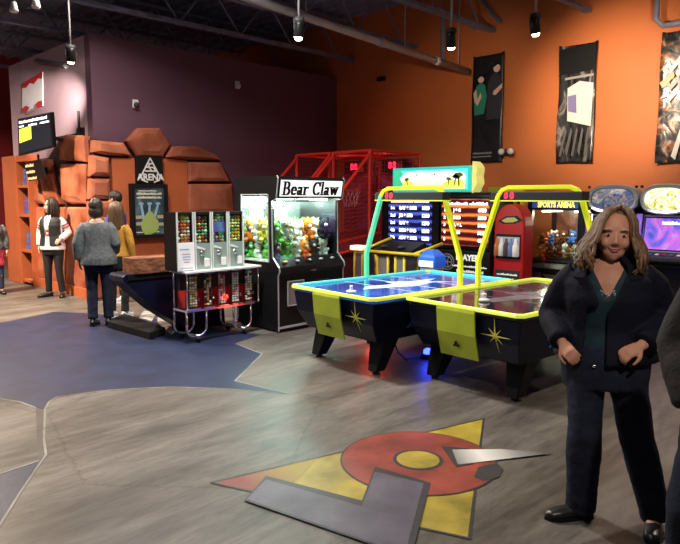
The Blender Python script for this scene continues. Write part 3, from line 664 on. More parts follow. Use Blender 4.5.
    def tb(name, pts, m):
        mb = MB(); rs = []
        for i, p in enumerate(pts):
            d = (pts[min(i+1, len(pts)-1)]-pts[max(i-1, 0)]).normalized(); n = V((-d.z, 0, d.x)); rs.append([p+n*.02+V((0, .024, 0)), p+n*.02-V((0, .024, 0)), p-n*.02-V((0, .024, 0)), p-n*.02+V((0, .024, 0))])
        mb.rings(rs); return mb.build(name, m, t, bevel=.006)
    tb('arch_post', path[:3], tube_mats[0]); tb('arch_post', path[-3:], tube_mats[1]); tb('arch_bar', path[2:-2], tube_mats[1])
    mb = MB(); mb.box(-s+.1, s-.12, .03, .15, 1.62, 1.70); sb = mb.build('scoreboard', M['darkgrey'], t, bevel=.01)
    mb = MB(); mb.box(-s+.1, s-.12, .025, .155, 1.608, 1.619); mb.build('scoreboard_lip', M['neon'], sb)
    for fx in (-1, 1):
        q = letters('score_digits', '0 0', .085, M['redled'], sb, (-.28 if fx < 0 else .28, .09+fx*.0615, 1.66), (-fx, 0, 0), (0, 0, 1), .001, .002)
    return t
field_blue = ramp_mat('lit_blue_playfield', [(.3, (.006, .02, .12)), (.55, (.012, .06, .3)), (.75, (.03, .16, .42))], 1.6, rough=.12, emit=.6, dist=.6)
field_dark = mat('dark_playfield', (.02, .022, .035), .08, spec=.6)
tube_teal = mat('green_lit_tube', (.12, .75, .35), .35, emit=(.12, .8, .4), es=.4)
pale = mat('pale_field_print', (.55, .65, .8), .3, emit=(.4, .55, .8), es=.25)
dim = mat('dim_field_print', (.16, .16, .2), .25)
RT = -PI/2 - math.radians(4.5)
T1 = air_hockey((5.24, 4.27, 0), RT, 'air hockey table with a glowing blue playfield, farther from the walking woman', field_blue, (tube_teal, M['neontube']), pale, mat('teal_light_tint', (.1, .7, .6), .4, emit=(.08, .7, .6), es=.5))
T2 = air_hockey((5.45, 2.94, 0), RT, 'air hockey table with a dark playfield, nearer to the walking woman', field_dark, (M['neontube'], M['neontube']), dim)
def tpt(T, x, y, z): return Matrix.Translation(T.location) @ Euler((0, 0, RT)).to_matrix().to_4x4() @ V((x, y, z))
def mallet(p, label, m):
    t = thing('air_hockey_mallet', label, 'mallet', p)
    mb = MB(); mb.lathe([(0, 0), (.048, 0), (.05, .012), (.046, .022), (.03, .026), (0, .026)], n=20); mb.build('base', m, t, smooth=True)
    mb = MB(); mb.lathe([(0, .026), (.016, .026), (.015, .05), (.02, .062), (.012, .072), (0, .073)], n=14); mb.build('knob', m, t, smooth=True)
mallet(tpt(T1, .12, -.86, TZ-.022), 'white mallet lying near the left end of the blue lit air hockey table', M['white'])
mallet(tpt(T2, -.05, -.62, TZ-.022), 'white mallet at the near end of the dark air hockey table', M['white'])
mallet(tpt(T2, .3, .5, TZ-.022), 'pale mallet at the far end of the dark air hockey table', M['white'])
# under-table power lamps
for p, c, cn, en in ((G(374, 343), (1, .06, .03), 'red', 4.5), (G(428, 358), (.03, .06, 1), 'blue', 3)):
    t = thing('floor_light', '%s lit lamp box on the floor under the blue air hockey table' % cn, 'light', p)
    mb = MB(); mb.box(-.07, .07, -.05, .05, 0, .05); mb.build('case', M['darkgrey'], t, bevel=.006)
    mb = MB(); mb.lathe([(0, .05), (.05, .05), (.045, .085), (.025, .1), (0, .102)], n=16); mb.build('lens', mat(cn+'_lamp_lens', c, .3, emit=c, es=6), t, smooth=True)
    l = bpy.data.lights.new('lamp_light', 'POINT'); l.energy = en; l.color = c; l.shadow_soft_size = .05
    lo = bpy.data.objects.new('lamp_light', l); COL.objects.link(lo); lo.location = (p.x, p.y, .2)
mb = MB(); a = tpt(T1, .5, -.2, .3); bl = G(428, 358); pts = [tpt(T1, .3, -.5, .33), tpt(T1, .32, -.42, .12), tpt(T1, .34, -.3, .02), (bl.x-.25, bl.y+.12, .012), (bl.x-.07, bl.y, .03)]
mb.tube(pts, .008, 6); tag(mb.build('power_cable', M['black'], smooth=True), 'black cable hanging to the floor under the blue air hockey table', 'cable')

# ------------------------------------------------------------------ claw machine
CX0, CX1, CY0, CY1, CZT = 4.9, 6.0, 5.95, 6.8, 1.9
cl = thing('claw_machine', 'black Bear Claw crane machine with lit window full of plush toys', 'claw machine', (CX0, CY0, 0))
prof = [(CY0, .02), (CY0, .70), (CY0-.03, .75), (CY0-.02, .8), (CY0+.1, .92), (CY0+.11, 1.6), (CY0+.02, 1.63), (CY0-.02, 1.87), (CY0, CZT), (CY1, CZT), (CY1, .02)]
# right side panel solid; left side panel with a window opening
mb = MB(); mb.prism([V((CX1-.025, y, z)) for y, z in prof], (.025, 0, 0)); mb.build('side_panel', M['black'], cl, world=True)
wy0, wy1, wz0, wz1 = CY0+.18, CY0+.72, .86, 1.68
mb = MB(); X0 = CX0
def sp(pts): mb.prism([V((X0, y, z)) for y, z in pts], (.025, 0, 0))
sp([(CY0, .02), (CY0, .70), (CY0-.03, .75), (CY0-.02, .8), (CY0+.045, wz0), (CY1, wz0), (CY1, .02)])
sp([(CY0+.045, wz0), (CY0+.1, .92), (CY0+.11, 1.6), (CY0+.02, 1.63), (CY0+.01, wz1), (wy0, wz1), (wy0, wz0)])
sp([(CY0+.01, wz1), (CY0-.02, 1.87), (CY0, CZT), (CY1, CZT), (CY1, wz1)]); sp([(wy1, wz0), (wy1, wz1), (CY1, wz1), (CY1, wz0)])
mb.build('side_panel', M['black'], cl, world=True)
for X in (CX0-.004, CX1+.004):
    mb = MB(); mb.tube([V((X, y, z)) for y, z in prof[:9]], .009, 6); mb.build('edge_trim', mat('silver_trim', (.6, .62, .62), .3, .6), cl, world=True)
mb = MB(); pts = [(wy0, wz0), (wy1, wz0), (wy1, wz1), (wy0, wz1)]
mb.tube([V((CX0-.003, y, z)) for y, z in pts], .012, 6, closed=True); mb.build('window_trim', MATS['silver_trim'], cl, world=True)
mb = MB(); mb.box(CX0+.008, CX0+.014, wy0, wy1, wz0, wz1); mb.build('side_window', M['glass'], cl, world=True)
mb = MB(); mb.box(CX0+.025, CX1-.025, CY0+.105, CY0+.111, .9, 1.62); mb.build('front_window', M['glass'], cl, world=True)
mb = MB(); mb.box(CX0+.025, CX1-.025, CY0+.01, CY1, .02, .7); mb.box(CX0+.025, CX1-.025, CY0+.12, CY1, .7, .86); mb.build('base_cabinet', M['black'], cl, world=True)
mb = MB(); mb.prism([V((CX0+.025, y, z)) for y, z in ((CY0, .70), (CY0-.028, .75), (CY0-.018, .8), (CY0+.09, .9), (CY0+.12, .9), (CY0+.12, .7))], (CX1-CX0-.05, 0, 0)); cp = mb.build('control_panel', M['blackgloss'], cl, world=True)
for k in range(5):
    mb = MB(); x = CX0+.14+.2*k; mb.ell((x, CY0+.035, .86), (.03, .03, .016), 12, 6); mb.build('button', mat('yellow_button', (.55, .5, .12), .35) if k == 0 else mat('smoke_button', (.3, .3, .3), .35), cp, world=True, smooth=True)
mb = MB(); mb.tube([(CX0+.45, CY0+.03, .84), (CX0+.45, CY0+.01, .95)], .008, 8); mb.ell((CX0+.45, CY0+.01, .965), .022, 12, 8); mb.build('joystick', M['red'], cp, world=True, smooth=True)
mb = MB(); mb.box(CX0+.14, CX0+.4, CY0-.004, CY0+.02, .32, .62); d = mb.build('prize_door', mat('grey_door', (.2, .2, .19), .4), cl, world=True, bevel=.012)
mb = MB(); mb.tube([(CX0+.14, CY0-.006, .32), (CX0+.4, CY0-.006, .32), (CX0+.4, CY0-.006, .62), (CX0+.14, CY0-.006, .62)], .01, 6, closed=True); mb.build('door_frame', MATS['silver_trim'], d, world=True)
mb = MB(); mb.box(CX0+.6, CX0+.85, CY0-.004, CY0+.02, .25, .6); cd = mb.build('coin_door', M['darkgrey'], cl, world=True, bevel=.008)
mb = MB(); 
for k in range(2): mb.box(CX0+.65+.1*k, CX0+.69+.1*k, CY0-.012, CY0, .45, .53)
mb.build('coin_slot', MATS['silver_trim'], cd, world=True)
mb = MB(); mb.box(CX0, CX1, CY0-.006, CY0+.02, .045, .07); mb.build('kick_trim', MATS['silver_trim'], cl, world=True)
mb = MB(); mb.tube([(CX0+.5, CY0-.004, .735), (CX0+.52, CY0-.06, .74), (CX0+.56, CY0-.06, .74), (CX0+.58, CY0-.004, .735)], .008, 6); mb.build('pull_handle', M['chrome'], cl, world=True)
mb = MB(); mb.box(CX0+.025, CX1-.025, CY0+.02, CY1, 1.66, CZT-.005); mb.build('head_box', M['black'], cl, world=True)
mb = MB(); mb.box(CX0+.025, CX1-.025, CY1-.03, CY1, .86, 1.66); mb.build('rear_mirror', mat('mirror_back', (.55, .62, .6), .08, .85), cl, world=True)
mb = MB(); mb.box(CX0+.03, CX1-.03, CY0+.12, CY1-.03, .86, .875); mb.build('prize_floor', M['white'], cl, world=True)
# marquee, leaning slightly back
mq = [V((CX0+.02, CY0+.012, 1.645)), V((CX1-.02, CY0+.012, 1.645)), V((CX1-.02, CY0-.026, 1.865)), V((CX0+.02, CY0-.026, 1.865))]
mb = MB(); mb.prism(mq, (0, .02, 0)); mqo = mb.build('marquee', mat('lit_marquee', (.85, .85, .82), .4, emit=(1, 1, .97), es=.75), cl, world=True)
mb = MB(); mb.tube([p+V((0, -.004, 0)) for p in mq], .014, 6, closed=True); mb.build('marquee_frame', M['black'], mqo, world=True)
# slab-serif lettering written with a broad nib
def nib(mb, path, o, r, u, n, sc, wx=.21, wy=.08):
    for (a, b) in zip(path, path[1:]):
        dx, dz = b[0]-a[0], b[1]-a[1]
        c = [(p[0]+sx*wx/2, p[1]+sz*wy/2) for p in (a, b) for sx in (-1, 1) for sz in (-1, 1)]
        c = sorted(set(c)); 
        def cr(o_, a_, b_): return (a_[0]-o_[0])*(b_[1]-o_[1])-(a_[1]-o_[1])*(b_[0]-o_[0])
        lo, hi = [], []
        for p in c:
            while len(lo) > 1 and cr(lo[-2], lo[-1], p) <= 0: lo.pop()
            lo.append(p)
        for p in c[::-1]:
            while len(hi) > 1 and cr(hi[-2], hi[-1], p) <= 0: hi.pop()
            hi.append(p)
        hull = lo[:-1]+hi[:-1]
        mb.prism([o+r*(p[0]*sc)+u*(p[1]*sc) for p in hull], n*.003)
def A(cx, cy, rx, ry, a0, a1, n=10): return [(cx+rx*math.cos(math.radians(a0+(a1-a0)*i/n)), cy+ry*math.sin(math.radians(a0+(a1-a0)*i/n))) for i in range(n+1)]
GL = {'B': ([[(.12, .03), (.12, .97)], [(0, .03), (.35, .03)], [(0, .97), (.35, .97)], A(.33, .74, .2, .23, 90, -90), A(.34, .27, .26, .24, 90, -90), [(.1, .51), (.34, .51)]], .8),
      'e': ([A(.25, .32, .2, .29, 5, 320), [(.08, .36), (.44, .36)]], .6),
      'a': ([A(.2, .19, .14, .16, 0, 360), [(.38, .03), (.38, .45)], A(.24, .45, .14, .15, 0, 160), [(.38, .03), (.5, .03)]], .64),
      'r': ([[(.1, .03), (.1, .6)], [(0, .03), (.24, .03)], [(0, .6), (.1, .6)], A(.28, .42, .16, .18, 170, 40)], .56),
      'C': ([A(.4, .5, .34, .47, 50, 320, 14), [(.68, .7), (.68, .97)]], .86),
      'l': ([[(.12, .03), (.12, 1)], [(0, .03), (.26, .03)], [(0, 1), (.12, 1)]], .36),
      'w': ([[(.08, .6), (.24, .05)], [(.24, .05), (.42, .58)], [(.42, .58), (.6, .05)], [(.6, .05), (.76, .6)], [(-.02, .6), (.2, .6)], [(.66, .6), (.86, .6)]], .9), ' ': ([], .38)}
r = (mq[1]-mq[0]).normalized(); u = (mq[3]-mq[0]).normalized(); n = r.cross(u); mb = MB(); q = .06; sc = .165
tw = sum(GL[c][1] for c in 'Bear Claw'); kx = (.93)/(tw*sc)
for c in 'Bear Claw':
    if c == ' ': mb.build('marquee_lettering', M['black'], mqo, world=True); mb = MB()
    for path in GL[c][0]: nib(mb, [(x*kx+(z*.06), z) for x, z in path], mq[0]+r*q+u*.028, r, u, n, sc)
    q += GL[c][1]*sc*kx
mb.build('marquee_lettering', M['black'], mqo, world=True)
mb = MB(); mb.tube([(CX0+.1, CY0+.2, 1.62), (CX0+.1, CY1-.1, 1.62)], .018, 8); mb.build('interior_tube', M['tubelight'], cl, world=True, smooth=True)
mb = MB(); mb.tube([(CX1-.1, CY0+.2, 1.62), (CX1-.1, CY1-.1, 1.62)], .018, 8); mb.build('interior_tube', M['tubelight'], cl, world=True, smooth=True)
mb = MB(); mb.tube([(CX0+.04, CY0+.5, 1.6), (CX1-.04, CY0+.5, 1.6)], .015, 8); gy = mb.build('gantry', M['chrome'], cl, world=True)
mb = MB(); mb.tube([(CX0+.35, CY0+.5, 1.6), (CX0+.35, CY0+.5, 1.42)], .006, 6); mb.ell((CX0+.35, CY0+.5, 1.4), (.04, .04, .03), 12, 6)
for k in range(3):
    a = 2*PI*k/3+.3; c, s = math.cos(a), math.sin(a); mb.tube([(CX0+.35+.03*c, CY0+.5+.03*s, 1.4), (CX0+.35+.1*c, CY0+.5+.1*s, 1.36), (CX0+.35+.09*c, CY0+.5+.09*s, 1.29), (CX0+.35+.04*c, CY0+.5+.04*s, 1.25)], .009, 6)
mb.build('claw', M['chrome'], gy, world=True, smooth=True)
mb = MB(); mb.tube([(CX0+.06, CY0+.3, 1.62), (CX0+.05, CY0+.32, 1.5), (CX0+.05, CY0+.4, 1.46), (CX0+.05, CY0+.5, 1.52), (CX0+.06, CY0+.52, 1.62)], .008, 6); mb.build('cable_loop', M['white'], cl, world=True, smooth=True)
for xx in (CX0+.2, CX0+.62):
    mb = MB(); mb.box(xx, xx+.22, CY1-.036, CY1-.03, 1.18, 1.5); nt_ = mb.build('rear_notice', M['paper'], cl, world=True)
    bars('print', [(.02, .26-.05*k, .17, .025) for k in range(5)], mat('blue_grey_print', (.2, .3, .5), .5), nt_, V((xx, CY1-.037, 1.18))-OFF[cl.name], (1, 0, 0), (0, 0, 1), .001, 5)
for x in (CX0+.25, CX1-.25):
    for y in (CY0+.2, CY1-.22):
        l = bpy.data.lights.new('tube_light', 'POINT'); l.energy = 20; l.color = (.82, 1, .92); l.shadow_soft_size = .06
        lo = bpy.data.objects.new('tube_light', l); COL.objects.link(lo); lo.location = (x, y, 1.58)
for x in (CX0+.06, CX1-.06):
    for y in (CY0+.06, CY1-.06):
        mb = MB(); mb.lathe([(0, 0), (.025, 0), (.025, .02), (0, .02)], c=(x, y, 0), n=10); mb.build('foot', M['darkgrey'], cl, world=True)

# plush toys: one of each kind, then copies
def fur(name, c): return mat(name, c, .95, noise=.25, nscale=30, bump=.4, bscale=80, spec=.1)
FUR = {'white': fur('white_fur', (.8, .8, .78)), 'green': fur('green_fur', (.14, .5, .1)), 'tan': fur('tan_fur', (.45, .28, .12)), 'yellow': fur('yellow_fur', (.75, .6, .12)), 'orange': fur('orange_fur', (.75, .2, .03)), 'purple': fur('purple_fur', (.2, .08, .28)), 'black': fur('black_fur', (.02, .02, .022)), 'pink': fur('pink_fur', (.75, .35, .4)), 'brown': fur('brown_fur', (.16, .07, .03)), 'blue': fur('blue_fur', (.08, .2, .6)), 'grey': fur('grey_fur', (.3, .32, .33))}
def plush(color, loc, label, group, s=1.):
    t = thing('plush_toy', label, 'plush toy', loc, 0, group)
    m = FUR[color]; m2 = FUR['white'] if color != 'white' else FUR['tan']
    mb = MB(); mb.ell((0, 0, .065*s), (.06*s, .055*s, .065*s), 14, 9); mb.build('body', m, t, smooth=True)
    mb = MB(); mb.ell((0, -.012*s, .155*s), (.056*s, .052*s, .052*s), 14, 9); hd = mb.build('head', m, t, smooth=True)
    mb = MB(); mb.ell((0, -.058*s, .142*s), (.024*s, .018*s, .018*s), 10, 7); mb.build('muzzle', m2, hd, smooth=True)
    for sx in (-1, 1):
        mb = MB(); mb.ell((sx*.042*s, -.005*s, .2*s), (.02*s, .012*s, .022*s), 10, 6); mb.build('ear', m, hd, smooth=True)
        mb = MB(); mb.ell((sx*.02*s, -.058*s, .166*s), .007*s, 8, 6); mb.build('eye', M['black'], hd, smooth=True)
        mb = MB(); mb.ell((sx*.06*s, -.03*s, .085*s), (.02*s, .035*s, .02*s), 10, 6); mb.build('arm', m, t, smooth=True)
        mb = MB(); mb.ell((sx*.04*s, -.055*s, .025*s), (.024*s, .035*s, .024*s), 10, 6); mb.build('leg', m, t, smooth=True)
    return t
PROTO = {}
def put_plush(color, p, rz, tilt, s, where, group):
    key = (color, where)
    if key not in PROTO:
        o = plush(color, (0, 0, 0), '%s plush toy in the heap inside the %s' % (color, where), group); PROTO[key] = o
    else: o = copy_tree(PROTO[key])
    o.location = p; o.rotation_euler = (tilt[0], tilt[1], rz); o.scale = (s, s, s)
rnd = random.Random(5)
gridc = [['purple', 'green', 'white', 'orange', 'black', 'white'], ['green', 'white', 'green', 'white', 'white', 'black'], ['white', 'yellow', 'green', 'tan', 'white', 'orange'], ['green', 'tan', 'white', 'green', 'yellow', 'white']]
for layer in range(2):
    for i in range(6):
        for j in range(4):
            if layer == 1 and j == 0 and rnd.random() < .3: continue
            c = gridc[(j+layer) % 4][(i+layer*j) % 6]
            x = CX0+.13+i*.168+rnd.uniform(-.015, .015); y = CY0+.235+j*.155+rnd.uniform(-.01, .01)
            z = .876 if layer == 0 else 1.06+.05*rnd.random()
            put_plush(c, (x, y, z), rnd.uniform(-.9, .5), (rnd.uniform(-.12, .12) if layer else 0, rnd.uniform(-.1, .1) if layer else 0), 1.05 if layer == 0 else 1.3, 'claw machine', 'plush toys in the claw machine')

# ------------------------------------------------------------------ bulk vending rack
VY = 6.2
def vx(px): u = (px-340)/F; return VY*(1+u)/(1-u)
def vz(px, py): return PY(px, py, VY).z
x0, x1 = vx(185), vx(260); zs = vz(220, 269)-.01; zb = vz(220, 305)-.01
rk = thing('vending_rack', 'chrome rack on casters carrying two tiers of capsule vending machines', 'rack', ((x0+x1)/2, VY, 0))
mb = MB(); mb.box(x0-.02, x1, VY-.02, VY+.33, zs-.012, zs+.012); mb.build('shelf', M['white'], rk, world=True, bevel=.004)
mb = MB(); mb.box(x0, x1-.02, VY, VY+.3, zb-.03, zb-.008); mb.build('lower_shelf', M['chrome'], rk, world=True)
for x in (x0+.012, x1-.03):
    for y in (VY+.01, VY+.29):
        mb = MB(); mb.tube([(x, y, zb-.03), (x, y, zs-.012)], .01, 8); mb.build('upright', M['chrome'], rk, world=True, smooth=True)
for cx in (x0+.14, x0+.78):
    w = .13
    for y in (VY+.03, VY+.3):
        path = [V((cx-w, y, zb-.02))]+[V((cx+w*math.cos(a), y, .17+w*math.sin(a)*.8)) for a in [PI+PI*i/10 for i in range(11)]]+[V((cx+w, y, zb-.02))]
        mb = MB(); mb.tube(path, .013, 8); mb.build('leg_loop', M['chrome'], rk, world=True, smooth=True)
    mb = MB(); mb.tube([(cx, VY-.02, .075), (cx, VY+.36, .075)], .013, 8); mb.build('foot_bar', M['chrome'], rk, world=True, smooth=True)
    for y in (VY-.0, VY+.34):
        mb = MB(); mb.lathe([(0, -.012), (.03, -.012), (.032, -.006), (.032, .006), (.03, .012), (0, .012)], c=(cx, y, .032), n=16, axis='X'); cs = mb.build('caster', M['black'], rk, world=True, smooth=False)
        mb = MB(); mb.box(cx-.02, cx+.02, y-.012, y+.012, .05, .075); mb.build('caster_fork', M['chrome'], cs, world=True)
BALLS = [mat('capsule_'+n, c, .3) for n, c in (('red', (.5, .03, .03)), ('white', (.7, .7, .66)), ('yellow', (.65, .5, .06)), ('green', (.05, .3, .1)), ('black', (.02, .02, .02)), ('pink', (.6, .25, .3)), ('orange', (.65, .22, .03)), ('purple', (.14, .08, .36)), ('tan', (.4, .28, .15)))]
def balls(mb, x0, x1, y0, y1, z0, z1, r, pal, rnd, slump=0.):
    z = z0+r
    while z < z1-r*.5:
        x = x0+r
        while x <= x1-r+1e-4:
            y = y0+r
            while y <= y1-r+1e-4:
                mb.mi = rnd.choice(pal); mb.ell((x+rnd.uniform(-.1, .1)*r, y+rnd.uniform(-.05, .1)*r, z), r*rnd.uniform(.86, .98), 8, 5); y += r*2.02
            x += r*2.02
        z += r*1.8
teal = mat('silver_green_panel', (.33, .42, .4), .35, .3, noise=.1)
def capsule_machine(loc, w, h, d, label, pal, paper=False, block=None, fill=.95):
    t = thing('capsule_machine', label, 'vending machine', loc, 0, 'tall capsule machines on the rack')
    rnd = random.Random(label); zc = h*.46
    mb = MB(); mb.box(-w/2, w/2, d*.75, d, 0, h); mb.box(-w/2, w/2, 0, d*.75, h-.03, h); mb.box(-w/2, -w/2+.012, .004, d*.75, 0, h-.03); mb.box(w/2-.012, w/2, .004, d*.75, 0, h-.03); mb.build('case', M['black'], t)
    for sx in (-1, 1):
        mb = MB(); mb.box(sx*(w/2-.009)-.009, sx*(w/2-.009)+.009, -.006, .008, 0, h); mb.build('edge_strip', mat('bright_strip', (.75, .8, .8), .3, .3), t, bevel=.002)
    mb = MB(); mb.box(-w/2+.018, w/2-.018, .002, d*.7, 0.0, zc); lp = mb.build('lower_panel', teal, t)
    mb = MB(); mb.box(-w/2+.018, w/2-.018, 0, .004, zc+.004, h-.03); mb.build('window', M['glass'], t)
    mb = MB(); balls(mb, -w/2+.02, w/2-.02, .012, .012+.084, zc+.004, zc+(h-.03-zc)*fill, .021, pal, rnd); o = mb.build('capsules', BALLS, t, smooth=True); o['kind'] = 'stuff'
    if block:
        mb = MB(); mb.box(-w/2+.03, w/2-.04, .005, .011, zc+.12, zc+.24); mb.build('display_card', mat('violet_card', (.12, .09, .42), .4), t)
    if paper:
        mb = MB(); mb.box(-w/2+.004, w/2-.004, -.012, -.007, .012, zc+.02); pp = mb.build('paper_notice', M['paper'], t)
        bars('print', [(.03, zc*.8, w*.5, .012)]+[(.05+.01*k, zc*(.62-.1*k), w*(.5-.06*k), .012) for k in range(4)]+[(.03, zc*.1, w*.7, .01)], mat('blue_grey_print', (.2, .3, .5), .5), pp, (-w/2, -.0125, 0), (1, 0, 0), (0, 0, 1), .001, 8)
    else:
        mb = MB(); mb.lathe([(0, -.02), (.026, -.02), (.03, -.006), (.034, .004), (0, .004)], c=(-w*.1, 0, zc*.62), n=16, axis='Y'); k = mb.build('coin_mechanism', M['chrome'], lp, smooth=True)
        mb = MB(); mb.box(-w*.1-.006, -w*.1+.006, -.035, -.0, zc*.62-.026, zc*.62+.026); mb.build('crank', M['chrome'], k, bevel=.003)
        mb = MB(); mb.box(w*.02, w*.34, -.012, .004, zc*.12, zc*.42); mb.build('chute_door', M['white'], lp, bevel=.006)
        mb = MB(); mb.prism([V((-w*.38, 0, zc*.82)), V((w*.1, 0, zc*.74)), V((w*.1, 0, zc*.8)), V((-w*.38, 0, zc*.92))], (0, -.003, 0)); mb.build('printed_flash', M['white'], lp)
ux = [vx(p) for p in (179, 193.5, 211, 228.5, 247)]; ht = vz(210, 212)-zs-.012
ux = [ux[0]+(ux[4]-ux[0])*k/4 for k in range(5)]
for k, (pal, lab) in enumerate((((0, 0, 1, 5, 0), 'tall capsule machine with a white paper notice over its lower half, leftmost on the rack'), ((0, 4, 8, 3, 2, 1), 'tall capsule machine of dark mixed capsules, second from the left on the rack'), ((7, 6, 8, 0, 1), 'tall capsule machine with a violet card in its window, third on the rack'), ((2, 2, 6, 1, 3), 'tall capsule machine with yellow capsules, rightmost on the rack beside the claw machine'))):
    capsule_machine(((ux[k]+ux[k+1])/2, VY+.06, zs+.012), ux[1]-ux[0]-.008, ht, .27, lab, pal, k == 0, k == 2)
def bin_machine(loc, w, h, d, label, pal):
    t = thing('gumball_machine', label, 'vending machine', loc, 0, 'small candy machines under the shelf')
    rnd = random.Random(label); bw = w*.7
    mb = MB(); mb.box(-w/2+.003, w/2-.003, .06, d, 0, h*.5); rb = mb.build('red_body', M['red'], t, bevel=.006)
    mb = MB(); mb.box(-w/2+.003, w/2-.003, d*.75, d, h*.5, h-.02); mb.build('back_panel', M['darkgrey'], t)
    mb = MB(); balls(mb, -bw/2+.006, bw/2-.006, .008, .05, .02, h-.03, .0165, pal, rnd); o = mb.build('candy', BALLS, t, smooth=True); o['kind'] = 'stuff'
    mb = MB(); mb.box(-bw/2, bw/2, 0, .004, .012, h-.012); mb.box(-bw/2, -bw/2+.004, .004, .058, .012, h-.012); mb.box(bw/2-.004, bw/2, .004, .058, .012, h-.012); mb.build('clear_bin', glass_mat('bin_plastic', (.97, .98, .97), .015), t)
    mb = MB(); mb.box(-bw/2-.004, bw/2+.004, -.003, .06, 0, .012); mb.box(-bw/2-.004, bw/2+.004, -.003, .06, h-.018, h-.006); mb.build('bin_rim', M['chrome'], t)
    mb = MB(); mb.lathe([(0, .03), (.018, .03), (.02, .055), (0, .06)], c=(w*.4, 0, h*.25), n=12, axis='Y'); mb.build('knob', M['chrome'], rb, smooth=True)
n5 = 5; ww = (x1-x0-.07)/n5
for k, (pal, lab) in enumerate((((1, 1, 8, 8, 2), 'small candy machine of pale speckled sweets at the left end under the shelf'), ((8, 1, 6, 4), 'small candy machine of tan and cream sweets, second from the left under the shelf'), ((5, 5, 0, 1), 'small candy machine of pink sweets in the middle under the shelf'), ((1, 1, 1, 5), 'small candy machine of white sweets, second from the right under the shelf'), ((1, 1, 4, 8), 'small candy machine of black and white sweets at the right end under the shelf'))):
    bin_machine((x0+.03+ww*(k+.5), VY+.03, zb-.008), ww-.006, zs-zb-.008, .24, lab, pal)

# ------------------------------------------------------------------ dark game console behind the rack, platform, plates
gm = thing('game_console', 'dark navy console with an overhanging front and a brown printed panel, behind the vending rack', 'game console', (4.05, 7.2, 0))
A0, A1 = 6.86, 7.22
mb = MB(); mb.prism([V((x, A0, z)) for x, z in ((4.2, .0), (4.13, .05), (3.78, .3), (3.38, .68), (3.36, .74), (3.4, .77), (4.7, .79), (4.75, 0))], (0, A1-A0, 0)); mb.build('body', M['navy'], gm, world=True, bevel=.012)
pan = ramp_mat('brown_panel_print', [(.3, (.05, .02, .015)), (.5, (.2, .07, .03)), (.62, (.32, .13, .07)), (.75, (.08, .04, .03))], 9, rough=.5, stretch=(1, 1, 2.2))
mb = MB(); mb.box(3.5, 4.02, A0-.03, A1-.08, .76, .945); mb.build('front_panel', pan, gm, world=True, bevel=.01)
mb = MB(); mb.box(3.42, 4.6, A0-.012, A0+.0, .70, .76); mb.build('edge_band', M['black'], gm, world=True)
mb = MB(); mb.box(4.1, 4.42, A0+.06, A1-.06, .77, 1.2); rbx = mb.build('red_tower', M['red'], gm, world=True, bevel=.02)
mb = MB(); mb.box(4.12, 4.4, A0+.045, A0+.06, .95, 1.18); mb.build('tower_print', ramp_mat('dark_red_print', [(.35, (.03, .005, .005)), (.6, (.25, .02, .02)), (.8, (.4, .3, .25))], 12), rbx, world=True)
pl = [G(108, 328), G(150, 340), G(166, 335), G(124, 319.5)]
mb = MB(); mb.prism([V((p.x, p.y, 0)) for p in pl], (0, 0, .09)); o = mb.build('step_platform', mat('black_rubber', (.008, .008, .009), .7, spec=.15), bevel=.01); tag(solo(o, (pl[0]+pl[2])/2), 'low black step platform on the blue floor in front of the dark console', 'platform')
plate = mat('scuffed_pale_metal', (.42, .41, .38), .4, .3, noise=.5, nscale=9, col2=(.6, .58, .55))
for pts, zz, lab in (((G(139, 318), G(144, 311.5), G(157, 313), (G(152, 322))), .012, 'small pale metal plate on the floor left of the bigger plate by the dark console'), ((G(157, 323), G(159, 313), G(180, 319.5), G(180, 329), G(171, 335)), .014, 'larger scuffed pale metal plate on the floor between the step platform and the rack')):
    mb = MB(); pts = [V((p.x, p.y, .002)) for p in pts]; mb.prism(pts, (0, 0, zz)); c = sum(pts, V())/len(pts)
    o = mb.build('floor_plate', plate, bevel=.004); tag(solo(o, (c.x, c.y, .002)), lab, 'metal plate')

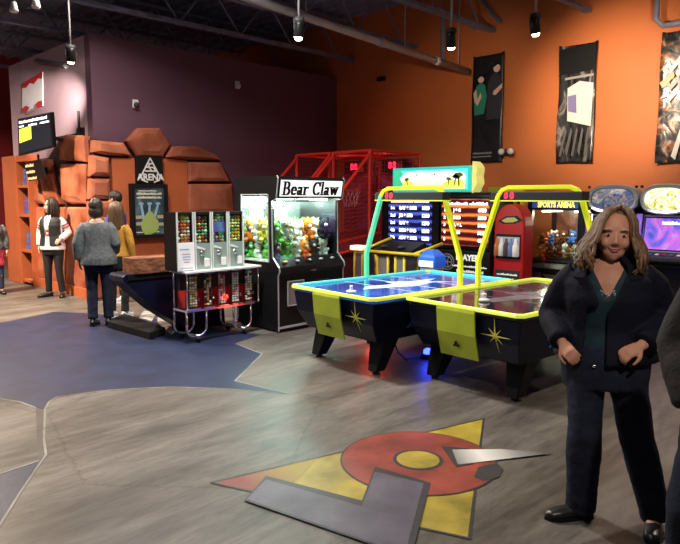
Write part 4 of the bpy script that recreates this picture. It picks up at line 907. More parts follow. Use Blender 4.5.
# ------------------------------------------------------------------ basketball cage games
def mesh_panel(mb, corners, n, m, r=.004):
    a, b, c, d = [V(p) for p in corners]
    for i in range(n+1):
        u = i/n; mb.tube([lerp(a, b, u), lerp(d, c, u)], r, 3)
    for j in range(m+1):
        v = j/m; mb.tube([lerp(a, d, v), lerp(b, c, v)], r, 3)
wire = mat('dark_red_wire', (.33, .02, .025), .5)
hgraph = ramp_mat('purple_red_court_print', [(.3, (.05, .01, .015)), (.48, (.2, .02, .03)), (.6, (.16, .05, .22)), (.72, (.45, .2, .08)), (.85, (.5, .35, .4))], 4, rough=.4, dist=1.)
def hoop_game(loc, label):
    """local: player stands at -Y, lane runs to +Y; width 0.94"""
    t = thing('basketball_game', label, 'basketball game', loc, -PI/2, None)
    w = .45; zt = 2.44; y1 = 1.62; y2 = 3.0
    for sx in (-1, 1):
        x = sx*w
        for nm, pts in (('post', [(x, y1, 0), (x, y1, zt)]), ('diagonal', [(x, y1, zt-.06), (x, .1, .95)]), ('side_rail', [(x, .02, .62), (x, y2, .95)]), ('top_rail', [(x, y1, zt), (x, y2, zt)]), ('rear_post', [(x, y2, 0), (x, y2, zt)]), ('front_post', [(x, .04, 0), (x, .06, .98)])):
            mb = MB(); mb.tube(pts, .028, 6); mb.build(nm, M['redtube'], t)
        mb = MB(); mesh_panel(mb, [(x, .15, .68), (x, y1, .84), (x, y1, zt-.1), (x, .15, 1.0)], 22, 16); mb.build('side_mesh', wire, t)
        mb = MB(); mesh_panel(mb, [(x, y1, .84), (x, y2, .95), (x, y2, zt), (x, y1, zt)], 18, 20); mb.build('side_mesh', wire, t)
    for y, z in ((y1, zt), (y2, zt), (.05, .97), (.05, .62)):
        mb = MB(); mb.tube([(-w, y, z), (w, y, z)], .026, 6); mb.build('cross_rail', M['redtube'], t)
    mb = MB(); mesh_panel(mb, [(-w, y1, zt), (w, y1, zt), (w, y2, zt), (-w, y2, zt)], 12, 14); mb.build('top_mesh', wire, t)
    mb = MB(); mb.prism([V((-w+.03, y, z)) for y, z in ((.08, .0), (.08, .6), (y2-.1, .93), (y2-.1, 0))], (2*w-.06, 0, 0)); mb.build('lane', mat('dark_red_lane', (.1, .012, .02), .5), t)
    mb = MB(); mb.box(-w+.04, w-.04, y2-.12, y2-.09, 1.0, 2.36); bb = mb.build('backboard', hgraph, t)
    mb = MB(); mb.box(-.26, .26, y2-.26, y2-.14, 2.12, 2.36); ds = mb.build('score_display', M['black'], t, bevel=.01)
    letters('score_digits', '88', .17, M['redled'], ds, (0, y2-.262, 2.24), (1, 0, 0), (0, 0, 1), .001, .003, spacing=1.2)
    mb = MB(); mb.tube([(.2*math.cos(2*PI*i/24), y2-.36+.2*math.sin(2*PI*i/24), 1.78) for i in range(24)], .012, 6, closed=True); mb.box(-.05, .05, y2-.17, y2-.12, 1.74, 1.82); hp = mb.build('hoop', mat('orange_rim', (.7, .15, .03), .4), t)
    mb = MB()
    for i in range(12):
        a = 2*PI*i/12
        for da in (-.26, .26): mb.tube([(.2*math.cos(a), y2-.36+.2*math.sin(a), 1.78), (.15*math.cos(a+da), y2-.36+.15*math.sin(a+da), 1.62), (.12*math.cos(a), y2-.36+.12*math.sin(a), 1.46)], .004, 3)
    mb.build('net', M['white'], hp)
    l = bpy.data.lights.new('display_light', 'POINT'); l.energy = 3.5; l.color = (1, .12, .1); l.shadow_soft_size = .1
    lo = bpy.data.objects.new('display_light', l); COL.objects.link(lo); lo.parent = t; lo.location = (0, y2-.5, 2.2)
    return t
for yc, lab in ((8.93, 'red caged basketball game farther left, next to the purple wall'), (7.93, 'red caged basketball game nearer the green lit marquee')): hoop_game((6.58, yc, 0), lab)

# ------------------------------------------------------------------ cabinets along the orange wall (local: front at -Y, x to the right)
RX = 8.05
def wy(px, X=None): return PX(px, 230, X or RX).y
def wz(px, py, X=None): return PX(px, py, X or RX).z
scr_blue = ramp_mat('blue_score_screen', [(.3, (.003, .004, .04)), (.6, (.01, .015, .13)), (.9, (.05, .08, .4))], 2.6, 'wave', rough=.2, emit=.9, dist=1.6)
scr_red = ramp_mat('orange_score_screen', [(.3, (.04, .004, .006)), (.65, (.16, .02, .012)), (.92, (.6, .16, .03))], 2.6, 'wave', rough=.2, emit=.9, dist=1.6)
def score_rows(name, parent, w, z0, z1, y, rows, head):
    dz = (z1-z0)/6.2
    head_m = mat('lit_pink_print', (1, .6, .6), .5, emit=(1, .6, .62), es=1.2) if head else mat('lit_pale_blue_print', (.7, .8, 1), .5, emit=(.7, .8, 1), es=1.3)
    bars('heading', [(-w*.44, z1-dz*.8, w*.5, dz*.42), (w*.1, z1-dz*.8, w*.34, dz*.42)], head_m, parent, (0, y, 0), (1, 0, 0), (0, 0, 1), .002, 2)
    for k, (a, b, c) in enumerate(rows):
        z = z1-dz*(1.5+k*.98)
        for txt, x, al, sz in ((a, -w*.45, 'LEFT', .55), (b, -w*.24, 'LEFT', .58), (c, w*.45, 'RIGHT', .62)):
            letters(name, txt, dz*sz, M['whitetext'], parent, (x, y-.002, z), (1, 0, 0), (0, 0, 1), .001, .004, al)
yl, yr = wy(380), wy(439); wA = yl-yr
cA = thing('arcade_cabinet', 'black arcade cabinet with blue score list screen and bright green jungle marquee', 'arcade cabinet', (RX, (yl+yr)/2, 0), -PI/2)
mb = MB(); mb.box(-wA/2, wA/2, .06, .58, 0, 1.82); mb.build('body', M['black'], cA, bevel=.015)
def rel(px): return (yl+yr)/2-wy(px)
sx0, sx1 = rel(388), rel(431); z1 = wz(410, 196.5); z0 = wz(410, 244)
mb = MB(); mb.box(-wA/2+.02, wA/2-.02, .02, .07, z0-.07, z1+.06); mb.build('bezel', M['blackgloss'], cA, bevel=.01)
mb = MB(); mb.box(sx0, sx1, .012, .02, z0, z1); s = mb.build('screen', scr_blue, cA)
w = sx1-sx0; s.location.x = 0
rows = [('1st', 'RAY & BOB', '1520'), ('2nd', 'JIB & BFB', '1350'), ('3rd', 'RAY &', '1270'), ('4th', 'BOB & BAB', '1260'), ('5th', 'ADY & BOB', '1250')]
cxs = (sx0+sx1)/2
def shift(parent, dx):
    for ch in parent.children: ch.location.x += dx
score_rows('score_row', s, w, z0, z1, .011, rows, True); shift(s, cxs)
ml, mr = rel(392), rel(470); mz0, mz1 = wz(430, 192), wz(430, 167)
mb = MB(); mb.box(ml, mr, .0, .3, mz0, mz1); mq2 = mb.build('marquee', mat('teal_marquee_case', (.03, .4, .36), .4, emit=(.03, .5, .42), es=.7), cA, bevel=.02)
def lit(n, c, e): return mat(n, c, .4, emit=c, es=e)
def mpoly(name, pts, m, y=-.012):
    mb = MB(); mb.prism([V((ml+.05+u*(mr-ml-.11), y, mz0+.04+v*(mz1-mz0-.085))) for u, v in pts], (0, .004, 0)); mb.build(name, m, mq2)
mpoly('marquee_print', [(0, 0), (1, 0), (1, 1), (0, 1)], lit('lit_teal_print', (.1, .75, .68), .9), -.006)
mpoly('print_cloud', [(.07, .25), (.97, .25), (.98, .6), (.95, .84), (.75, .93), (.55, .9), (.35, .97), (.16, .88), (.09, .6)], lit('lit_white_print', (.85, 1, .92), 1.1), -.009)
mpoly('print_grass', [(.1, .02), (.97, .02), (.97, .34), (.92, .5), (.86, .4), (.8, .52), (.72, .36), (.62, .42), (.5, .36), (.4, .44), (.3, .34), (.22, .5), (.12, .42)], lit('lit_yellow_print', (.85, .8, .1), .9), -.012)
mpoly('print_banner', [(.28, .2), (.68, .2), (.7, .42), (.26, .42)], lit('lit_cream_print', (1, .95, .4), 1.1), -.015)
mpoly('print_foliage', [(0, 0), (.11, 0), (.13, .3), (.08, .6), (.13, .8), (.1, 1), (0, 1)], lit('lit_green_print', (.05, .5, .25), .8), -.015)
mb = MB(); rl = random.Random(3)
for nm, u, v, L, a in [('acacia_tree', .84, .2, .16, .2), ('acacia_tree', .9, .16, .2, -.1), ('acacia_tree', .76, .2, .12, .1), ('bird_print', .3, .72, .05, 1.2), ('bird_print', .55, .68, .06, 1.0), ('bird_print', .52, .8, .045, 1.9), ('acacia_tree', .2, .22, .12, -.2)]:
    d = V((math.sin(a), 0, math.cos(a))); e = V((d.z, 0, -d.x)); p = V((ml+.05+u*(mr-ml-.11), -.02, mz0+.04+v*(mz1-mz0-.085)))
    mb = MB(); mb.prism([p-e*L*.06, p+e*L*.06, p+d*L*.6+e*L*.1, p+d*L*.75+e*L*.5, p+d*L+e*L*.2, p+d*L-e*L*.25, p+d*L*.7-e*L*.45, p+d*L*.6-e*L*.08], (0, .002, 0)); mb.build(nm, mat('dark_olive_print', (.22, .24, .05), .5), mq2)
pts = [V((mr+.002, .02, mz0-.02))]+[V((mr+.1*math.sin(PI*i/8)*(1+.3*math.sin(3*PI*i/8)), .02, mz0+(mz1-mz0+.08)*i/8)) for i in range(1, 8)]+[V((mr+.002, .02, mz1+.06))]
mb = MB(); mb.prism(pts, (0, .2, 0)); mb.build('marquee_wing', mat('yellow_wing', (.75, .7, .2), .4, emit=(.8, .75, .2), es=.5), mq2)
mb = MB(); mb.box(ml+.1, mr-.15, .1, .3, 1.8, mz0+.01); mb.build('neck', M['black'], cA)
# front console with yellow tubes
cn = thing('player_console', 'low yellow framed player console with dark pads in front of the blue score screen', 'console', (6.95, 5.98, 0), -PI/2)
for cx, wd_ in ((-.6, .2), (-.12, .24), (.2, .2)):
    mb = MB(); mb.box(cx-wd_/2+.02, cx+wd_/2-.02, .03, .32, 0, .82); pd = mb.build('pedestal', mat('purple_grey_panel', (.16, .1, .2), .4) if cx < -.5 else mat('grey_panel', (.2, .19, .2), .4), cn, bevel=.02)
    for ex in (-1, 1):
        for ey in (.03, .32):
            mb = MB(); mb.tube([(cx+ex*(wd_/2-.02), ey, 0), (cx+ex*(wd_/2-.02), ey, .84)], .022, 8); mb.build('yellow_edge', M['yellow'], pd, smooth=True)
mb = MB(); mb.prism([V((-.36, y, z)) for y, z in ((-.02, .82), (-.02, .86), (.4, 1.0), (.45, .97), (.45, .82))], (.72, 0, 0)); dk = mb.build('control_deck', M['black'], cn, bevel=.012)
for x in (-.2, .12):
    mb = MB(); mb.ell((x, .15, .93), (.06, .06, .03), 14, 6); mb.build('dome_button', M['darkgrey'], dk, smooth=True)
for a, b in (((-.45, 0, .88), (-.3, .45, 1.04)), ((.5, -.05, .86), (.66, .4, 1.0)), ((-.7, -.02, .86), (.6, -.02, .86))):
    mb = MB(); mb.tube([a, b], .024, 8); mb.build('yellow_tube', M['yellow'], cn, smooth=True)
mb = MB(); mb.box(-.72, -.46, -.05, .12, .86, .93); mb.build('lit_cap', mat('lit_pink_cap', (.9, .6, .5), .4, emit=(1, .6, .45), es=1.1), cn, bevel=.02)
# blue bucket pod
bk = thing('ball_pod', 'bright blue pod with a white shiny band, beside the yellow console', 'game pod', (6.95, 5.27, 0), -PI/2)
mb = MB(); mb.rings([[V((sx*w_, sy*.16+.16, z)) for sx, sy in ((-1, -1), (1, -1), (1, 1), (-1, 1))] for w_, z in ((.14, 0), (.15, .5), (.22, .78))]); mb.build('stem', mat('pale_grey_pod', (.4, .42, .45), .4), bk, bevel=.02)
mb = MB(); mb.rings([[V((sx*w_, sy*d_+.16, z)) for sx, sy in ((-1, -1), (1, -1), (1, 1), (-1, 1))] for w_, d_, z in ((.22, .2, .78), (.24, .22, .84), (.22, .2, .95), (.1, .1, 1.04))]); mb.build('hood', mat('lit_blue_hood', (.02, .12, .6), .3, emit=(.02, .12, .7), es=.35), bk, bevel=.02)
mb = MB(); mb.box(-.19, .19, -.065, -.05, .79, .88); bk.scale = (.62, .62, .9); mb.build('white_band', mat('lit_white_band', (.8, .9, 1), .3, emit=(.6, .8, 1), es=1.), bk, bevel=.005)
# second score cabinet
yl, yr = wy(439.5), wy(492); wB = yl-yr
cB = thing('arcade_cabinet', 'black arcade cabinet with orange score list screen and PLAYER panel with a wheel', 'arcade cabinet', (RX, (yl+yr)/2, 0), -PI/2)
mb = MB(); mb.box(-wB/2, wB/2, .06, .58, 0, 1.72); mb.build('body', M['black'], cB, bevel=.015)
sx0, sx1 = rel(441), rel(488); z1 = wz(465, 199); z0 = wz(465, 246)
mb = MB(); mb.box(-wB/2+.012, wB/2-.012, .02, .07, z0-.06, z1+.05); mb.build('bezel', M['blackgloss'], cB, bevel=.01)
mb = MB(); mb.box(sx0, sx1, .012, .02, z0, z1); s = mb.build('screen', scr_red, cB)
score_rows('score_row', s, sx1-sx0, z0, z1, .011, [('1', 'J & B', '6950'), ('2', 'BOB', '5680'), ('3', 'A & L', '5420'), ('4', 'SAM', '5120'), ('5', 'K.', '4850')], False); shift(s, (sx0+sx1)/2)
zp0, zp1 = .3, wz(465, 251)
mb = MB(); mb.box(-wB/2+.01, wB/2-.01, -.02, .06, zp0, zp1); lp = mb.build('lower_panel', M['black'], cB, bevel=.01)
letters('panel_lettering', 'PLAYER', .12, mat('pale_lettering', (.7, .72, .72), .4, emit=(.6, .62, .6), es=.5), lp, (.07, -.021, zp1-.1), (1, 0, 0), (0, 0, 1), .002, .006)
bars('panel_print', [(-.2, zp1-.24, .6, .03), (-.12, zp1-.32, .45, .04)], MATS['pale_lettering'], lp, (0, -.021, 0), (1, 0, 0), (0, 0, 1), .001, 6)
mb = MB(); c = V((-wB/2+.17, -.022, zp1-.18))
for r_ in (.12, .085): mb.tube([c+V((r_*math.cos(2*PI*i/24), 0, r_*math.sin(2*PI*i/24))) for i in range(24)], .008, 6, closed=True)
for i in range(5): mb.tube([c, c+V((.085*math.cos(2*PI*i/5), 0, .085*math.sin(2*PI*i/5)))], .008, 5)
mb.build('wheel_emblem', mat('grey_emblem', (.25, .26, .27), .4), lp)
# yellow backed red drinks machine
RX = 8.1
yl, yr = wy(490.5), wy(528); wS = yl-yr
sd = thing('prize_vendor', 'red round topped vending machine with a lit row of bottles in its window', 'vending machine', (RX, (yl+yr)/2, 0), -PI/2)
ztop = wz(510, 207)+.1; hwS = wS/2-.06; zc = ztop-.36
outl = [(-hwS, .02), (-hwS, zc-.05)]+[(-hwS*math.cos(PI*i/14)*1.0, zc+.3*math.sin(PI*i/14)) for i in range(15)]+[(hwS, zc-.05), (hwS, .02)]
mb = MB(); mb.prism([V((x, 0, z)) for x, z in outl], (0, .28, 0)); mb.build('body', M['red'], sd, bevel=.03)
wz1, wz0_ = wz(510, 237), wz(510, 256)
mb = MB(); mb.box(-hwS*.82, hwS*.82, -.012, .0, wz0_-.04, wz1+.04); wf = mb.build('window_frame', M['black'], sd, bevel=.008)
mb = MB(); mb.box(-hwS*.76, hwS*.76, -.018, -.012, wz0_, wz1); mb.build('window_back', mat('lit_window_back', (.3, .3, .32), .4, emit=(.35, .35, .4), es=.35), wf)
rb2 = random.Random(2)
for k in range(5):
    x = -hwS*.62+hwS*1.24*k/4; hh = wz1-wz0_; r_ = .042
    mb = MB(); mb.lathe([(0, 0), (r_, 0), (r_, hh*.55), (r_*.45, hh*.75), (r_*.4, hh*.93), (0, hh*.94)], c=(x, -.06, wz0_), n=12)
    mb.build('bottle', mat('lit_bottle_%s' % ('amber', 'clear', 'dark', 'blue', 'pale')[k], ((.4, .12, .03), (.6, .6, .6), (.08, .05, .05), (.12, .18, .35), (.8, .7, .65))[k], .2, emit=((.4, .12, .03), (.6, .6, .6), (.08, .05, .05), (.12, .18, .35), (.8, .7, .65))[k], es=.25), wf, smooth=True)
mb = MB(); pts = [(-.2, 0), (-.05, .09), (.14, .1), (.24, .02), (.1, -.04), (-.1, -.05)]; mb.prism([V((x*.9, -.004, zc+.06+z*.8)) for x, z in pts], (0, .01, 0)); mb.build('crest_shadow', M['black'], sd)
mb = MB(); mb.prism([V((x*.6, -.008, zc+.065+z*.5)) for x, z in pts], (0, .01, 0)); mb.build('crest', mat('yellow_crest', (.6, .5, .12), .4), sd)
mb = MB(); mb.box(-hwS*.8, hwS*.8, -.01, .01, .35, .62); mb.build('lower_door', M['darkgrey'], sd, bevel=.01)
bars('print', [(-hwS*.7, .54, hwS*1.3, .03), (-hwS*.7, .48, hwS*1.1, .025)], MATS['pale_lettering'], sd, (0, -.012, 0), (1, 0, 0), (0, 0, 1), .001, 15)
ys = thing('yellow_sign', 'yellow upright panel with a black circle behind the red round topped vending machine', 'sign', (RX+.66, wy(504, RX+.66), 0), -PI/2)
zt = wz(505, 187, RX+.66)
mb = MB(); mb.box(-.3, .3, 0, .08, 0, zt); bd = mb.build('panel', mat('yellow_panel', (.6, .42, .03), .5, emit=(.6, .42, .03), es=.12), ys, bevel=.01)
mb = MB(); mb.tube([(.14+.1*math.cos(2*PI*i/24), -.005, zt-.26+.17*math.sin(2*PI*i/24)) for i in range(24)], .022, 6, closed=True); mb.build('circle', M['black'], bd)
# sports crane
RX = 8.9
yl, yr = wy(530), wy(586); wC = yl-yr
sc_ = thing('prize_crane', 'black prize crane with warm lit window and a yellow sports heading', 'claw machine', (RX-.1, (yl+yr)/2, 0), -PI/2)
def zz(py): return wz(556, py, RX-.1)
d = .85; wz0c, wz1c = zz(260), zz(211); zt = zz(204)
mb = MB(); mb.box(-wC/2, wC/2, 0, d, 0, wz0c-.02); mb.build('base_cabinet', M['black'], sc_, bevel=.012)
mb = MB(); mb.box(-wC/2, wC/2, 0, d, wz1c+.01, zt+.16); hd = mb.build('head_box', M['black'], sc_, bevel=.012)
for sx in (-1, 1):
    for y in (.0, d-.07):
        mb = MB(); mb.box(sx*(wC/2-.04)-.04, sx*(wC/2-.04)+.04, y, y+.07, wz0c-.02, wz1c+.01); mb.build('post', M['black'], sc_)
mb = MB(); mb.box(-wC/2+.08, wC/2-.08, d-.05, d-.02, wz0c, wz1c); mb.build('back_print', ramp_mat('warm_crane_print', [(.3, (.1, .03, .02)), (.5, (.32, .1, .05)), (.65, (.25, .22, .2)), (.8, (.15, .3, .12))], 3.5, rough=.4, dist=1.), sc_)
mb = MB(); mb.box(-wC/2+.08, wC/2-.08, .02, .026, wz0c-.01, wz1c+.005); mb.build('front_window', M['glass'], sc_)
mb = MB(); mb.box(-wC/2+.08, wC/2-.08, -.008, .02, zt-.06, zt+.03); lh = mb.build('heading_panel', mat('navy_heading', (.02, .03, .12), .4, emit=(.03, .05, .2), es=.6), hd)
letters('heading', 'SPORTS ARENA', .105, mat('lit_yellow_letter', (1, .75, .15), .5, emit=(1, .7, .12), es=1.3), lh, (.02, -.009, zt-.015), (1, 0, 0), (0, 0, 1), .001, .004, squash=(wC-.2)/.86)
mb = MB(); mb.prism([V((-wC/2+.02, y, z)) for y, z in ((-.12, wz0c-.16), (-.13, wz0c-.12), (0, wz0c-.05), (0, wz0c-.2))], (wC-.04, 0, 0)); cpn = mb.build('control_panel', M['black'], sc_)
mb = MB(); mb.tube([(-.1, -.07, wz0c-.1), (-.1, -.08, wz0c+.0)], .008, 6); mb.ell((-.1, -.08, wz0c+.01), .025, 10, 7); mb.build('joystick', M['red'], cpn, smooth=True)
mb = MB(); mb.box(-wC/2+.01, -wC/2+.26, -.01, .0, .15, wz0c-.2); mb.build('blue_decal', mat('blue_decal', (.04, .07, .45), .4, noise=.5, nscale=8, col2=(.3, .35, .8)), sc_)
mb = MB(); mb.prism([V((x, -.004, z)) for x, z in ((-.16, wz0c-.22), (.3, wz0c-.22), (.36, wz0c-.3), (.1, wz0c-.34), (.28, .4), (.1, .4), (-.02, wz0c-.33))], (0, -.006, 0)); mb.build('white_decal', mat('white_decal', (.6, .6, .58), .4), sc_)
mb = MB(); mb.box(-.3, .3, -.008, .0, .1, .35); mb.build('prize_door', M['darkgrey'], sc_, bevel=.008)
for sx, col in ((-.25, 'tube'), (.25, 'tube')):
    mb = MB(); mb.tube([(sx, .12, wz1c-.01), (sx, d-.1, wz1c-.01)], .015, 8); mb.build('interior_tube', mat('warm_lit_tube', (1, .9, .75), .5, emit=(1, .85, .65), es=4), sc_, smooth=True)
    l = bpy.data.lights.new('tube_light', 'POINT'); l.energy = 6; l.color = (1, .84, .66); l.shadow_soft_size = .05
    lo = bpy.data.objects.new('tube_light', l); COL.objects.link(lo); lo.parent = sc_; lo.location = (sx, .3, wz1c-.06)
def sc_w(x, y, z): return Euler((0, 0, -PI/2)).to_matrix() @ V((x, y, z)) + sc_.location
mb = MB(); mb.box(-wC/2+.08, wC/2-.08, .08, d-.06, wz0c-.02, wz0c+.01); mb.build('prize_floor', M['darkgrey'], sc_)
cc = ['orange', 'brown', 'tan', 'white', 'brown', 'brown', 'tan', 'brown', 'white', 'orange', 'tan', 'brown', 'blue', 'white', 'brown']
rnd = random.Random(9)
for i in range(5):
    for j in range(3):
        for l_ in range(2 if i < 2 or j > 1 else 1):
            p = sc_w(-wC/2+.16+i*(wC-.32)/4, .2+j*.2, wz0c+.012+l_*.185)
            put_plush(cc[(i*7+j*4+l_*5) % 15], p, -PI/2+rnd.uniform(-1.1, 1.1), (rnd.uniform(-.25, .25)*l_, rnd.uniform(-.25, .25)*l_), rnd.uniform(.8, 1.02), 'sports prize crane', 'plush toys in the sports prize crane')
# oval topped cabinets
silver = mat('silver_shell', (.5, .52, .56), .3, .5)
def oval_cabinet(px0, px1, label, art, scr):
    yl, yr = wy(px0), wy(px1); w = yl-yr; xc = (yl+yr)/2
    t = thing('arcade_cabinet', label, 'arcade cabinet', (RX, xc, 0), -PI/2)
    zc = wz((px0+px1)/2, 199); ry = .2
    def ov(sx, sz, y, n=28, p=2.6):
        out = []
        for i in range(n):
            a = 2*PI*i/n; c, s = math.cos(a), math.sin(a)
            out.append(V((math.copysign(abs(c)**(2/p), c)*sx, y, zc+math.copysign(abs(s)**(2/p), s)*sz)))
        return out
    mb = MB(); hw = w/2-.005
    mb.rings([ov(hw*.96, ry*.9, .34), ov(hw, ry, .2), ov(hw, ry, .0), ov(hw*.95, ry*.93, -.03), ov(hw*.86, ry*.76, -.02), ov(hw*.84, ry*.74, .02)]); mq = mb.build('marquee_shell', silver, t, smooth=False)
    mb = MB(); mb.rings([ov(hw*.83, ry*.73, .0), ov(hw*.8, ry*.7, -.012), ov(hw*.4, ry*.35, -.03)]); mb.build('marquee_print', art, mq)
    for sx in (-1, 1):
        mb = MB(); mb.lathe([(0, -.02), (.018, -.018), (.02, 0), (0, .005)], c=(sx*hw*.93, -.01, zc+ry*.82), n=10, axis='Y'); mb.build('bolt', M['black'], mq)
    mb = MB(); mb.prism([V((-hw, y, z)) for y, z in ((.1, 0), (.06, .75), (-.1, .8), (-.1, .88), (.06, .92), (.14, 1.42), (.05, zc-ry+.03), (.34, zc-ry+.1), (.8, zc-ry+.1), (.8, 0))], (2*hw, 0, 0)); bd = mb.build('body', M['blackgloss'], t, bevel=.012)
    mb = MB(); mb.prism([V((-hw*.84, y, z)) for y, z in ((.052, .96), (.122, 1.37), (.135, 1.37), (.066, .96))], (2*hw*.84, 0, 0)); sn = mb.build('screen', scr, t)
    mb = MB(); mb.tube([V((sx*hw*.9, y, z)) for sx, y, z in ((-1, .045, .93), (1, .045, .93), (1, .125, 1.4), (-1, .125, 1.4))], .018, 6, closed=True); mb.build('screen_frame', silver, t)
    mb = MB(); mb.prism([V((-hw*.96, y, z)) for y, z in ((-.14, .82), (-.14, .87), (.05, .93), (.05, .86))], (2*hw*.96, 0, 0)); dk = mb.build('button_deck', M['darkgrey'], t, bevel=.01)
    for k in range(6):
        mb = MB(); mb.ell((-hw*.7+hw*1.4*k/5, -.05, .9), (.03, .03, .014), 12, 6); mb.build('button', (M['red'], M['blue'], M['white'])[k % 3], dk, smooth=True)
    for sx in (-1, 1):
        mb = MB(); mb.tube([(sx*hw*.98, .1, .95), (sx*hw*.98, .02, 1.2), (sx*hw*.98, .06, zc-ry)], .022, 8); mb.build('side_light', mat('purple_lit_strip', (.2, .1, .5), .4, emit=(.25, .15, .6), es=.5), t, smooth=True)
    return t, sn, hw
artA = ramp_mat('blue_brown_marquee_print', [(.3, (.02, .03, .07)), (.45, (.06, .1, .22)), (.58, (.25, .17, .14)), (.7, (.5, .42, .25)), (.82, (.1, .05, .1))], 9, rough=.3, emit=.5, dist=2.)
artB = ramp_mat('yellow_white_marquee_print', [(.3, (.06, .25, .1)), (.42, (.8, .68, .12)), (.52, (.95, .9, .6)), (.68, (.75, .85, .9)), (.82, (.1, .2, .5))], 9, rough=.3, emit=.7, dist=2.)
artC = ramp_mat('purple_blue_game_screen', [(.28, (.03, .05, .3)), (.45, (.15, .1, .55)), (.58, (.45, .1, .5)), (.7, (.15, .3, .7)), (.85, (.4, .8, .4))], 3.5, rough=.2, emit=.9, dist=1.2)
artD = ramp_mat('deep_blue_game_screen', [(.3, (.01, .015, .08)), (.5, (.04, .06, .35)), (.65, (.2, .1, .3)), (.8, (.4, .3, .3))], 4, rough=.2, emit=.8, dist=1.2)
oval_cabinet(586, 637, 'oval topped arcade cabinet with a dark blue and brown marquee behind the walking woman', artA, artD)
t_, sn, hw = oval_cabinet(638, 690, 'oval topped arcade cabinet with a bright yellow marquee at the right edge', artB, artC)
bars('screen_lettering', [(-.05, 1.29, .4, .045)], M['whitetext'], sn, (0, .1, 0), (1, 0, 0), (0, 0, 1), .002, 11)

# ================================================================== PEOPLE
def remesh(mb, name, voxel, smooth=4, fac=.5):
    me = mb.mesh(name); o = bpy.data.objects.new(name, me); COL.objects.link(o)
    r = o.modifiers.new('r', 'REMESH'); r.mode = 'VOXEL'; r.voxel_size = voxel
    if smooth: q = o.modifiers.new('s', 'SMOOTH'); q.iterations = smooth; q.factor = fac
    dg = bpy.context.evaluated_depsgraph_get(); out = bpy.data.meshes.new_from_object(o.evaluated_get(dg))
    bpy.data.objects.remove(o); bpy.data.meshes.remove(me)
    for p in out.polygons: p.use_smooth = True
    return out
def cut_mesh(me, pred, thick=.006):
    """open a garment: remove faces where pred(centre), then give the cloth a thickness"""
    bm = bmesh.new(); bm.from_mesh(me)
    bmesh.ops.delete(bm, geom=[f for f in bm.faces if pred(f.calc_center_median())], context='FACES')
    bmesh.ops.delete(bm, geom=[v for v in bm.verts if not v.link_faces], context='VERTS')
    bd = [v for v in bm.verts if v.is_boundary]
    for _ in range(10):
        new = {}
        for v in bd:
            nb = [e.other_vert(v) for e in v.link_edges if e.is_boundary]
            if len(nb) == 2: new[v] = v.co*.4+(nb[0].co+nb[1].co)*.3
        for v, c in new.items(): v.co = c
    bmesh.ops.solidify(bm, geom=bm.faces[:], thickness=thick)
    bm.to_mesh(me); bm.free()
    for p in me.polygons: p.use_smooth = True
    return me
def wrinkle(me, amp, freq, seed=0, zstretch=1.):
    from mathutils import noise
    for v in me.vertices:
        p = V((v.co.x*freq, v.co.y*freq, v.co.z*freq*zstretch))+V((seed*7.1, 0, 0))
        v.co += v.normal*(noise.noise(p)*amp + noise.noise(p*2.3)*amp*.5)
def put(me, name, m, parent):
    me.materials.clear(); me.materials.append(m); return link(name, me, parent)
SKIN = mat('skin', (.5, .24, .155), .55, noise=.08, nscale=8, spec=.35)
SKIN2 = mat('skin_light', (.55, .33, .24), .55, noise=.08, nscale=8, spec=.35)
LIP = mat('lips', (.38, .12, .1), .45)
EYE = mat('eye_white', (.42, .38, .35), .4); IRIS = mat('iris', (.02, .012, .008), .6, spec=.1)
SHOE_K = mat('black_leather', (.012, .012, .013), .35)
SHOE_W = mat('white_trainer', (.65, .65, .65), .6)
def base_joints(s):
    J = dict(pelvis=(0, 0, .90), waist=(0, .0, 1.02), chest=(0, 0, 1.22), neck=(0, .01, 1.385), head=(0, -.015, 1.53))
    for n, sx in (('R', -1), ('L', 1)):
        J['hip'+n] = (sx*.09, 0, .86); J['knee'+n] = (sx*.095, -.015, .47); J['ankle'+n] = (sx*.095, .02, .085); J['toe'+n] = (sx*.115, -.12, .03)
        J['sh'+n] = (sx*.158, .01, 1.322); J['el'+n] = (sx*.215, .02, 1.07); J['wr'+n] = (sx*.215, -.03, .85)
    return {k: V(v)*s for k, v in J.items()}
def hand(mb, w, d, n, s=1., curl=.5, side=1):
    """w wrist, d direction of the fingers, n back-of-hand normal, side = thumb side along d x n"""
    d = V(d).normalized(); n = V(n); n = (n-d*n.dot(d)).normalized(); a = d.cross(n)*side; w = V(w)
    mb.loft([w-d*.03*s, w, w+d*.03*s, w+d*.065*s, w+d*.088*s], [(.026*s, .02*s), (.027*s, .019*s), (.036*s, .017*s), (.04*s, .015*s), (.037*s, .012*s)], side=a, n=12)
    for k, L in enumerate((.072, .08, .074, .058)):
        o = w+d*.082*s+a*(.029-.0195*k)*s; p = [o-d*.02*s, o]; ang = 0
        dd = d
        for q, f in enumerate((.45, .32, .23)):
            ang += curl*(.75 if q == 0 else .9); dd = d*math.cos(ang)-n*math.sin(ang); p.append(p[-1]+dd*L*f*s)
        mb.tube(p, [.0095*s, .0095*s, .009*s, .008*s, .006*s], 8)
    t0 = w+d*.025*s+a*.026*s; t1 = t0+(d*.6+a*.65-n*.25).normalized()*.036*s; t2 = t1+(d*.85+a*.2-n*.4).normalized()*.03*s; t3 = t2+(d*.9-a*.05-n*.45).normalized()*.022*s
    mb.tube([t0-a*.014*s, t0, t1, t2, t3], [.012*s, .014*s, .0115*s, .01*s, .007*s], 8)
